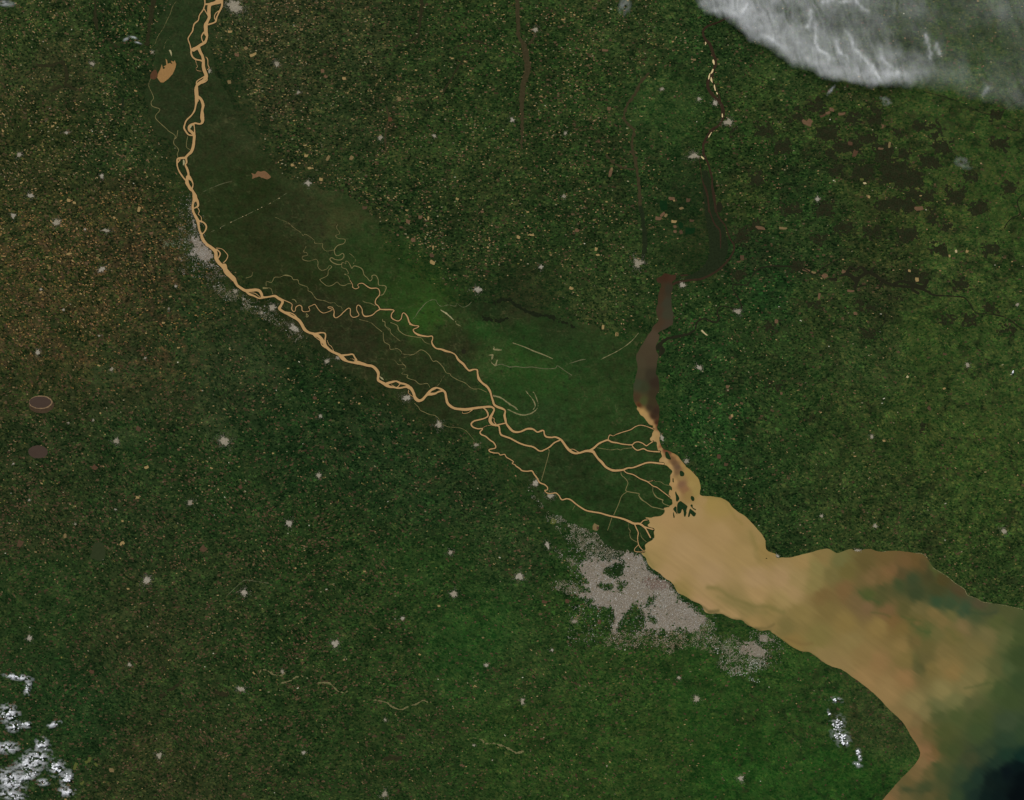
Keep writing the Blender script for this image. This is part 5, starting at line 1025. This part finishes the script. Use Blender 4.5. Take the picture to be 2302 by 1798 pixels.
# big built-up areas: street sheet plus city blocks
M_STREET = material('city_ground', alb((118, 109, 94)), noise=((1.2, 0.16, 3, 1.0), (0.15, 0.1, 2, 1.0)))
M_SUBURB = material('suburb_ground', alb((100, 98, 76)), noise=((1.4, 0.25, 3, 1.0), (0.15, 0.1, 2, 1.0)))
SHORE_PTS = spline(SHORE, 3.0, closed=True)[:, :2]
def urban(parent, part, poly, z, dens=1.0, pitch=1.9, rag=3.0, tone=(130, 120, 104), holes=(), seed=1, solid=True, hgt=.04):
    p = np.array(poly); x0, y0 = p.min(0) - 22; x1, y1 = p.max(0) + 22
    rs = np.random.default_rng(seed)
    def fld(qx, qy):
        f = poly_sdf(p, qx, qy) + rag * 2.2 * fbm(qx / 12, qy / 12, seed, 5, .75)
        for hp in holes: f = np.maximum(f, -(poly_sdf(hp, qx, qy) + 2.5 * fbm(qx / 5, qy / 5, seed + 9, 4, .7)))
        return f
    def parks(qx, qy, f): return fbm(qx / 7, qy / 7, seed + 5, 4, .75) - .04 - np.clip(-f / 40, 0, .38)
    if solid:
        qy, qx = np.mgrid[y0:y1:1.0, x0:x1:1.0]; f = fld(qx, qy)
        o = sheet_obj('streets', np.maximum(f + 2.5, parks(qx, qy, f) * 12), x0, y0, 1.0, z, M_STREET); o.parent = parent; o['kind'] = 'stuff'
    n0 = int((x1 - x0) * (y1 - y0) / pitch ** 2 * (1.5 if solid else 1.9))
    qx, qy = rs.uniform(x0, x1, n0), rs.uniform(y0, y1, n0)
    f = fld(qx, qy); pk = parks(qx, qy, f)
    if solid: pr = np.where(pk > 0, .12, np.clip(.8 - np.clip(f + 4, 0, 99) / 11, 0, .8)) * dens
    else: pr = np.clip(.55 - np.clip(f + 8, 0, 99) / 18, 0, .55) * np.clip(fbm(qx / 9, qy / 9, seed + 2, 4, .7) * 2.2 + dens * 1.9, 0, 1.5)
    k = (rs.random(n0) < pr) & ~in_marsh(qx, qy); qx, qy, f = qx[k], qy[k], f[k]
    k = poly_sdf(SHORE_PTS, qx, qy) > .5; qx, qy, f = qx[k], qy[k], f[k]; n = len(qx)
    var = fbm(qx / 12, qy / 12, seed + 11, 3)[:, None]
    col = np.array(tone) + var * np.array([10, 14, 16]) + rs.normal(0, 12, (n, 1))
    col = col * np.where(f > -4, .90, 1.0)[:, None]
    col = np.where(rs.random((n, 1)) < .012, np.array([205, 205, 198]), col)
    bo = blocks_mesh(part, qx, qy, pitch * .5 * rs.uniform(.45, .9, n), z + .002, rs.uniform(.2, 1, n) * hgt, alb(np.clip(col, 20, 225)), parent); bo['kind'] = 'stuff'
    return bo
def city_root(label, x, y, group='large cities'):
    o = bpy.data.objects.new('city', None); sc.collection.objects.link(o)
    o['label'] = label; o['category'] = 'city'; o['group'] = group
    return o
US = 4.853
mt = city_root('sprawling grey metropolis on the southwest shore of the estuary', 1430, 1320)
CORE = T(1200,1150,US,'490,570 640,480 760,520 900,500 960,470 1010,400 1100,440 1170,455 1215,530 1245,620 1370,715 1490,775 1565,880 1590,950 1680,1000 1790,1070 1885,1150 1880,1200 1800,1300 1700,1330 1600,1270 1480,1320 1350,1330 1230,1290 1100,1370 1080,1330 1200,1240 1220,1150 1180,1100 1110,1020 1060,1060 950,1190 890,1340 830,1300 880,1180 840,1060 700,1050 620,1020 640,960 490,940 480,890 580,850 490,790 570,770 480,640')
HOLES = [T(1200,1150,US,'770,640 860,580 985,560 965,680 880,725 820,690'), T(1200,1150,US,'1080,1090 1180,1100 1205,1200 1120,1310 920,1290 1000,1170'), T(1200,1150,US,'1255,1145 1300,1150 1335,1195 1320,1222 1270,1190'), T(1200,1150,US,'925,765 985,775 955,855 925,840'), T(1200,1150,US,'740,800 850,790 850,830 770,850'), T(1200,1150,US,'1250,960 1330,930 1280,1010 1230,1040')]
urban(mt, 'urban_core', CORE, .030, .96, 1.9, 3.0, (142,135,125), HOLES, 401)
urban(mt, 'downtown', T(1200,1150,US,'1230,690 1370,715 1490,775 1500,830 1400,860 1280,850 1180,770'), .036, .75, 2.0, 3.0, (116,96,86), (), 402, False, .12)
urban(mt, 'northern_suburbs', T(1200,1150,US,'400,170 560,150 740,230 880,290 1010,380 990,480 760,540 560,560 460,420'), .028, .42, 1.7, 5.0, (124,118,100), (), 403, False)
urban(mt, 'western_suburbs', T(1200,1150,US,'160,780 330,740 480,800 560,860 480,940 330,900 200,850'), .028, .40, 1.7, 4.0, (124,117,98), (), 404, False)
urban(mt, 'northwestern_suburbs', T(1200,1150,US,'200,420 300,400 420,500 490,560 480,640 380,620 260,520'), .028, .30, 1.7, 4.0, (124,118,100), (), 405, False)
urban(mt, 'southwestern_suburbs', T(1200,1150,US,'400,1220 540,1000 620,1000 560,1080 480,1220'), .028, .5, 1.7, 4.0, (134,118,94), (), 406, False)
urban(mt, 'southern_suburbs', T(1200,1150,US,'740,1440 840,1280 1000,1300 1100,1330 1230,1270 1480,1290 1700,1290 1880,1180 1960,1220 1860,1380 1700,1480 1480,1580 1300,1480 1100,1520 900,1500'), .028, .30, 1.7, 5.0, (124,113,92), (), 407, False)
urban(mt, 'northern_corridor', [(1190,1066),(1240,1096),(1290,1150),(1340,1180),(1390,1205),(1350,1240),(1270,1215),(1215,1150),(1185,1100)], .028, .14, 1.6, 4.0, (122,116,98), (), 408, False)
lp = city_root('pale grey city with bright specks southeast of the metropolis', 1700, 1460)
urban(lp, 'urban_core', T(1400,1200,US,'1320,1170 1440,1170 1530,1230 1620,1320 1590,1350 1400,1360 1260,1280'), .030, .95, 1.9, 2.5, (134,126,112), (), 411)
urban(lp, 'port_district', T(1400,1200,US,'1480,1090 1560,1090 1670,1170 1560,1190 1490,1180'), .030, .9, 1.8, 1.5, (134,126,112), (), 412)
urban(lp, 'southern_suburbs', T(1400,1200,US,'1040,1270 1260,1240 1400,1330 1620,1330 1580,1480 1380,1530 1200,1560 1040,1470'), .028, .36, 1.7, 4.0, (126,121,104), (), 413, False)
urban(lp, 'western_suburbs', T(1400,1200,US,'780,1060 930,900 1020,980 1010,1100 1200,1090 1340,1170 1280,1290 1050,1330 880,1300 740,1220'), .028, .30, 1.7, 4.0, (120,114,95), (), 414, False)
ro = city_root('large pale grey city on the west bank of the tan river', 460, 560)
urban(ro, 'urban_core', T(350,400,S7,'570,940 720,935 745,1010 800,1090 925,1170 945,1250 975,1350 1000,1410 930,1465 800,1420 740,1350 640,1290 530,1260 590,1180 600,1080 560,1000'), .030, .97, 1.5, 1.6, (154,146,136), (T(350,400,S7,'870,1370 940,1345 950,1370 900,1400 830,1425'),), 421)
urban(ro, 'northern_suburbs', T(350,400,S7,'540,380 585,380 600,560 640,700 690,820 715,930 640,900 590,740 545,560'), .030, .8, 1.5, 1.2, (138,132,120), (), 422)
urban(ro, 'western_suburbs', T(350,400,S7,'60,1000 300,960 560,960 560,1120 300,1130 80,1180'), .028, .22, 1.6, 4.0, (100,106,80), (), 423, False)
urban(ro, 'southern_suburbs', T(350,400,S7,'800,1420 1000,1440 1080,1540 1140,1640 1000,1640 900,1540'), .028, .3, 1.6, 3.0, (114,108,92), (), 424, False)

urban(ro, 'riverside_suburbs', [(466,606),(500,636),(545,662),(600,686),(650,722),(690,760),(670,775),(620,735),(560,700),(500,670),(462,640)], .028, .16, 1.6, 4.0, (118,112,94), (), 425, False)

# ---------------------------------------------------------------- clouds
M_CUM = material('cumulus', (0.88, 0.88, 0.88), rough=1.0, spec=0.0)
def puff_mesh(seed):
    import bmesh
    bm = bmesh.new(); bmesh.ops.create_icosphere(bm, subdivisions=3, radius=1.0)
    rs = random.Random(seed)
    lobes = [(Vector((rs.gauss(0, 1), rs.gauss(0, 1), rs.gauss(0.3, .7))).normalized(), rs.uniform(.25, .6)) for _ in range(9)]
    for v in bm.verts:
        d = v.co.normalized(); r = .62
        for ld, a in lobes: r = max(r, .55 + a * max(0, (d.dot(ld) - .45) / .55) ** .6)
        v.co = d * r
        v.co.z = v.co.z * .7 if v.co.z > 0 else v.co.z * .25
    me = bpy.data.meshes.new('puff'); bm.to_mesh(me); bm.free()
    for p in me.polygons: p.use_smooth = True
    me.materials.append(M_CUM); return me
PUFFS = [puff_mesh(s) for s in range(6)]
# streaky high cloud
def cloud_material(name, k, tone=(.66, .67, .66)):
    m = bpy.data.materials.new(name); m.use_nodes = True; nt = m.node_tree; N, L = nt.nodes, nt.links
    for n in list(N):
        if n.type == 'BSDF_PRINCIPLED': N.remove(n)
    at = N.new('ShaderNodeVertexColor'); at.layer_name = 'cover'
    tc = N.new('ShaderNodeTexCoord'); mp = N.new('ShaderNodeMapping'); mp.inputs['Rotation'].default_value = (0, 0, math.radians(20)); mp.inputs['Scale'].default_value = (.55, .12, .3)
    mp.inputs['Location'].default_value = (k * 7.1, k * 3.3, 0)
    nz = N.new('ShaderNodeTexNoise'); nz.inputs['Detail'].default_value = 6; nz.inputs['Scale'].default_value = 1.0; nz.inputs['Roughness'].default_value = .62; nz.inputs['Distortion'].default_value = .6
    L.new(tc.outputs['Object'], mp.inputs[0]); L.new(mp.outputs[0], nz.inputs['Vector'])
    mr = N.new('ShaderNodeMapRange'); mr.inputs['From Min'].default_value = .3; mr.inputs['From Max'].default_value = .72; mr.inputs['To Min'].default_value = .72; mr.inputs['To Max'].default_value = 1.25
    L.new(nz.outputs['Fac'], mr.inputs['Value'])
    mu = N.new('ShaderNodeMath'); mu.operation = 'MULTIPLY'; mu.use_clamp = True
    L.new(at.outputs['Color'], mu.inputs[0]); L.new(mr.outputs[0], mu.inputs[1])
    tr = N.new('ShaderNodeBsdfTransparent'); df = N.new('ShaderNodeBsdfDiffuse'); df.inputs['Color'].default_value = (*tone, 1)
    mi = N.new('ShaderNodeMixShader'); L.new(mu.outputs[0], mi.inputs[0]); L.new(tr.outputs[0], mi.inputs[1]); L.new(df.outputs[0], mi.inputs[2])
    L.new(mi.outputs[0], N['Material Output'].inputs['Surface'])
    return m
CM = [cloud_material('cirrus_ice', k, (.82, .83, .81)) for k in range(3)]
M_VEIL = cloud_material('cloud_veil', 5, (.85, .85, .85))
def veil_layers(root, fn, x0, y0, x1, y1, h, alt, layers=2, thick=.3):
    qy, qx = np.mgrid[y0:y1 + h / 2:h, x0:x1 + h / 2:h]
    cov = fn(qx, qy); ny, nx = qx.shape
    jj, ii = np.mgrid[0:ny - 1, 0:nx - 1]
    keep = (cov[:-1, :-1] + cov[1:, :-1] + cov[:-1, 1:] + cov[1:, 1:]) > .06
    cj, ci = jj[keep], ii[keep]
    if not len(cj): return
    idx = np.stack([cj * nx + ci, (cj + 1) * nx + ci, (cj + 1) * nx + ci + 1, cj * nx + ci + 1], 1)
    u, inv = np.unique(idx, return_inverse=True)
    for k in range(layers):
        c = 1 - (1 - np.clip(cov.ravel()[u], 0, .96)) ** (1 / layers)
        z = alt + thick * k + .35 * c
        X = wx(qx.ravel()[u]) * (1 - alt / CAM_H) - root.location.x; Y = wy(qy.ravel()[u]) * (1 - alt / CAM_H) - root.location.y
        o = mesh_obj('cloud_layer', np.stack([X, Y, z - root.location.z], 1), inv.ravel(), np.full(len(cj), 4), M_VEIL, np.repeat(c[:, None], 3, 1), root); o['kind'] = 'stuff'
def aloft(x, y, z): return (float(wx(x)) * (1 - z / CAM_H), float(wy(y)) * (1 - z / CAM_H))
def cumulus(cx, cy, w, h, n, rmin, rmax, label, ang=0.0, alt=1.6):
    soft = .4 if cx > 1000 else 1.0
    rs = np.random.default_rng(int(cx * 3 + cy))
    root = bpy.data.objects.new('cumulus_cloud', None); sc.collection.objects.link(root)
    bx, by = aloft(cx, cy, alt); root.location = (bx, by, alt)
    tag(root, label, 'cloud', 'small bright cumulus clouds')
    ca_, sa_ = math.cos(ang), math.sin(ang); sd = int(cx * 5 + cy)
    def veil(x, y):
        u, v = ((x - cx) * ca_ + (y - cy) * sa_) / (w * .62), (-(x - cx) * sa_ + (y - cy) * ca_) / (h * .62 + 1.5)
        g = np.exp(-(u * u + v * v) * 1.3)
        return np.where(g > .06, np.clip(g * 1.15 * soft * (np.clip(fbm(x / 7.5, y / 5.0, sd, 4, .6) * 2.2 + .30, 0, 1)), 0, .9), 0)
    m_ = max(w, h) * .95 + 3
    veil_layers(root, veil, cx - m_, cy - m_, cx + m_, cy + m_, .9, alt - .15)
    n = (int(n * .5) + 1) if soft == 1 else n; rmin, rmax = rmin * .7, rmax * .85
    for k in range(n):
        a, q = rs.uniform(0, 2 * math.pi), math.sqrt(rs.random())
        dx, dy = w / 2 * q * math.cos(a), h / 2 * q * math.sin(a)
        px = dx * math.cos(ang) - dy * math.sin(ang); py = dx * math.sin(ang) + dy * math.cos(ang)
        o = bpy.data.objects.new('puff', PUFFS[int(rs.integers(0, 6))]); sc.collection.objects.link(o); o.parent = root
        r = rs.uniform(rmin, rmax) * (1.25 - .5 * q) * KM
        o.location = (px * KM, -py * KM, rs.uniform(-.05, .25)); o.scale = (r * rs.uniform(.8, 1.3), r * rs.uniform(.8, 1.2), r * rs.uniform(.7, 1.1)); o.rotation_euler.z = rs.uniform(0, 6.28)
cumulus(40,1522,44,7,20,1.2,2.2,'thin white cloud streak, uppermost in the lower left corner',.15)
cumulus(62,1545,12,22,10,.9,1.5,'faint ribbed cloud wisps under the uppermost corner streak',.1)
cumulus(20,1605,34,26,26,1.6,2.8,'lumpy white cloud at the left edge below the streak',.6)
cumulus(32,1634,24,13,12,1.8,3.0,'soft white cloud just beneath the lumpy left edge cloud')
cumulus(57,1628,20,8,8,1.6,2.6,'small white cloud right of the soft one near the left edge',.2)
cumulus(122,1628,22,6,6,1.0,1.8,'tiny cloud pair farthest right in the upper corner bank',-.3)
cumulus(95,1675,24,20,14,1.5,2.6,'ragged diagonal white cloud in the middle of the corner bank',.9)
cumulus(16,1680,36,16,10,1.0,2.0,'scattered small puffs at the left edge, middle of the corner bank')
cumulus(72,1712,58,30,52,1.3,2.5,'broad field of popcorn clouds filling the corner bank',-.5)
cumulus(127,1725,26,24,26,2.0,3.6,'dense bright white cloud right of the popcorn field',.6)
cumulus(150,1750,18,24,20,2.0,3.4,'dense white cloud with a dark shadow, rightmost of the corner bank',.3)
cumulus(25,1755,46,34,24,1.2,2.4,'loose white puffs at the left edge below the popcorn field',.5)
cumulus(62,1745,44,12,20,1.2,2.2,'row of white puffs along the foot of the popcorn field',-.5)
cumulus(150,1779,26,12,14,1.4,2.2,'thin greyish cloud below the rightmost corner cloud')
cumulus(28,1788,48,12,14,1.2,2.4,'low row of puffs in the extreme lower left corner',.2)
cumulus(97,1758,20,8,6,1.2,2.2,'few white puffs between the popcorn field and the thin greyish cloud')
cumulus(1880,1573,22,7,8,1.5,2.4,'uppermost small white cloud over the southeastern green coast',.1)
cumulus(1864,1604,6,12,5,.9,1.7,'tiny white cloud left of the southeastern cloud chain',-.3)
cumulus(1882,1628,24,28,26,1.2,2.2,'speckled white cloud at the head of the southeastern chain',.3)
cumulus(1889,1653,28,18,18,1.5,2.7,'bright white cloud in the middle of the southeastern chain',.2)
cumulus(1897,1668,22,13,12,1.4,2.6,'bright white cloud at the foot of the southeastern chain',-.2)
cumulus(1929,1690,9,9,5,1.8,3.0,'round bright white cloud nearer the southeastern cape')
cumulus(1933,1702,8,12,6,1.0,1.8,'small speckled cloud under the round one near the cape')
cumulus(1928,1719,16,7,4,1.2,2.0,'lowest tiny pair of clouds near the southeastern cape',.4)
cumulus(2276,836,6,5,3,1.8,2.6,'single tiny bright cloud over the eastern grassland')

def greenhouses():
    rs = np.random.default_rng(5); P_ = []
    for cx, cy, w, h, n in ((1700,1494,46,34,60),(1655,1514,50,14,30),(1690,1528,26,12,14),(1615,1460,40,30,16)):
        P_.append(np.stack([rs.normal(cx, w / 4, n), rs.normal(cy, h / 4, n)], 1))
    q = np.vstack(P_); n = len(q)
    o = blocks_mesh('greenhouses', q[:, 0], q[:, 1], rs.uniform(.4, 1.0, n), .036, rs.uniform(.004, .01, n), alb(np.array([196, 198, 188]) * rs.uniform(.75, 1.05, (n, 1))))
    tag(o, 'sprinkle of white greenhouse roofs south of the southeastern city', kind='stuff')
greenhouses()

def cloud_layers(root_name, label, fn, x0, y0, x1, y1, h, alt, layers=3, thick=.5):
    root = bpy.data.objects.new(root_name, None); sc.collection.objects.link(root); root.location = (*aloft((x0 + x1) / 2, (y0 + y1) / 2, alt), alt)
    tag(root, label, 'cloud', 'high thin clouds')
    qy, qx = np.mgrid[y0:y1 + h / 2:h, x0:x1 + h / 2:h]
    cov = fn(qx, qy); ny, nx = qx.shape
    jj, ii = np.mgrid[0:ny - 1, 0:nx - 1]
    keep = (cov[:-1, :-1] + cov[1:, :-1] + cov[:-1, 1:] + cov[1:, 1:]) > .04
    cj, ci = jj[keep], ii[keep]
    idx = np.stack([cj * nx + ci, (cj + 1) * nx + ci, (cj + 1) * nx + ci + 1, cj * nx + ci + 1], 1)
    u, inv = np.unique(idx, return_inverse=True)
    for k in range(layers):
        c = 1 - (1 - np.clip(cov.ravel()[u], 0, .96)) ** (1 / layers)
        z = alt + thick * k + .5 * fbm(qx.ravel()[u] / 30, qy.ravel()[u] / 30, 500 + k, 3) + .6 * c
        X = wx(qx.ravel()[u]) * (1 - alt / CAM_H) - root.location.x; Y = wy(qy.ravel()[u]) * (1 - alt / CAM_H) - root.location.y
        mesh_obj('cloud_layer', np.stack([X, Y, z - alt], 1), inv.ravel(), np.full(len(cj), 4), CM[k], np.repeat(c[:, None], 3, 1), root)
CIR = [(1562,-130),(1564,0),(1570,20),(1588,34),(1617,46),(1655,63),(1689,94),(1744,122),(1772,142),(1813,160),(1861,178),(1909,189),(1964,200),(2033,198),(2081,205),(2119,218),(2170,229),(2222,242),(2266,255),(2302,260),(2420,275),(2420,-130)]
CTH = [(1590,10,.50),(1620,20,.60),(1660,30,.58),(1660,50,.5),(1720,40,.5),(1700,85,.46),(1750,100,.48),(1780,60,.42),(1800,30,.28),(1830,45,.22),(1860,15,.28),(1850,90,.34),(1810,130,.52),(1860,165,.58),(1930,172,.62),(1990,170,.64),(2030,180,.55),(2060,160,.42),(1905,110,.32),(1950,60,.20),(1960,110,.26),(2000,30,.18),(1975,80,.14),(1880,55,.16),(2040,90,.05),(2020,55,.10),(2080,105,.05),(2090,80,.06),(2100,30,.16),(2060,15,.20),(2110,8,.06),(2180,40,.12),(2250,30,.26),(2300,20,.24),(2150,90,.05),(2200,75,.06),(2230,100,.04),(2300,70,.14),(2260,110,.06),(2110,170,.26),(2150,165,.22),(2200,205,.18),(2250,225,.22),(2290,235,.22),(2200,135,.08),(2270,150,.10),(2130,130,.10),(2030,130,.24),(1990,130,.38),(1800,-60,.4),(2100,-60,.35),(2400,50,.3)]
STK = [[(1822,25),(1820,45),(1816,60)],[(1833,55),(1834,85),(1840,112),(1858,122),(1864,135)],[(1900,70),(1915,98),(1930,120),(1950,140),(1965,165)],[(1920,-5),(1930,10),(1938,20),(1950,25)],[(1982,132),(2000,148),(2018,165)],[(1880,95),(1885,115),(1902,128),(1905,145)],[(2082,80),(2088,110),(2090,130)],[(2105,100),(2110,120)],[(1728,85),(1738,92),(1750,102)],[(1850,5),(1870,0)],[(1890,5),(1910,3)],[(1612,38),(1628,48)],[(1680,10),(1670,28)],[(2220,200),(2208,215)],[(1960,150),(1975,175)]]
def cirrus_cover(x, y):
    p = spline(CIR, 6, closed=False)[:, :2]
    wxv = x + 9 * fbm(x / 22, y / 22, 601, 3); wyv = y + 9 * fbm(x / 22, y / 22, 607, 3)
    f = poly_sdf(p, wxv, wyv)
    soft = 28 + 34 * np.clip((x - 2010) / 120, 0, 1) + 10 * np.clip(fbm(x / 30, y / 30, 651, 2), -1, 1)
    e = np.clip((-f + 3) / soft, 0, 1); e = e * e * (3 - 2 * e)
    num = 0; den = 0
    for cx, cy, t in CTH:
        w = 1 / (((wxv - cx) ** 2 + (wyv - cy) ** 2) + 120) ** 1.6; num = num + w * t; den = den + w
    th = num / den * (.90 - .40 * np.clip((x - 2020) / 110, 0, 1))
    # fibres fall from the upper left to the lower right
    sx, sy = x * .94 - y * .34 + 10 * fbm(x / 40, y / 40, 611, 2), x * .34 + y * .94
    fib = 1 - np.abs(fbm(sx / 11, sy / 70, 621, 4)) * 2.0
    st = 0
    for s in STK:
        q = spline([(a, b) for a, b in s], 2.0)
        d2 = np.min([(x + 3 * fbm(x / 8, y / 8, 631, 2) - a) ** 2 + (y - b) ** 2 for a, b in q], 0)
        st = st + .26 * np.exp(-d2 / 14) + .10 * np.exp(-d2 / 110)
    cov = e * (th * (.62 + .34 * np.clip(fib, -.4, 1) + .50 * fbm(x / 30, y / 24, 641, 5, .62)) + np.minimum(st, .34) * 1.05 * (.45 + .75 * np.clip(fbm(x / 6, y / 12, 661, 3) + .5, 0, 1)))
    return np.where(e > 0, np.clip(cov, 0, .92), 0)
cloud_layers('cirrus_cloud', 'wide streaky grey cirrus sheet filling the upper right corner', cirrus_cover, 1550, -120, 2410, 285, 2.5, 7.5)
def wisp(cx, cy, rx, ry, amt, ang, seed):
    def fn(x, y):
        c, s = math.cos(ang), math.sin(ang); u, v = ((x - cx) * c + (y - cy) * s) / rx, (-(x - cx) * s + (y - cy) * c) / ry
        g = np.exp(-(u * u + v * v) * 2.2) * amt * np.clip(.8 + 1.2 * fbm(u * 3, v * 2, seed, 4), 0, 1.6)
        return np.where(g > .02, g, 0)
    return fn
for k, (cx, cy, rx, ry, am, an, lab) in enumerate([
 (1405,14,16,22,.22,.3,'faint veil of cloud at the top edge left of the cirrus'),
 (2166,366,24,16,.13,.4,'faint bluish veil over the eastern grassland'),
 (1868,203,16,5,.25,-.9,'small bluish wisp hanging below the cirrus edge'),
 (1992,228,20,12,.13,.6,'faint smoky veil under the southern cirrus edge'),
 (284,88,8,4,.5,-.5,'small white cloud streak in the northwest beside the brown woods'),
 (300,84,12,3,.55,.3,'thin white cloud bar beside the northwestern streak'),
 (310,96,10,2.5,.45,.3,'lowest thin cloud bar in the northwestern streaks'),
 (14,8,20,8,.45,.1,'white wisp in the extreme upper left corner')]):
    cloud_layers('wisp_cloud', lab, wisp(cx, cy, rx, ry, am, an, 700 + k), cx - rx * 1.6, cy - rx * 1.6, cx + rx * 1.6, cy + rx * 1.6, 1.2, 5.0, 2, .3)
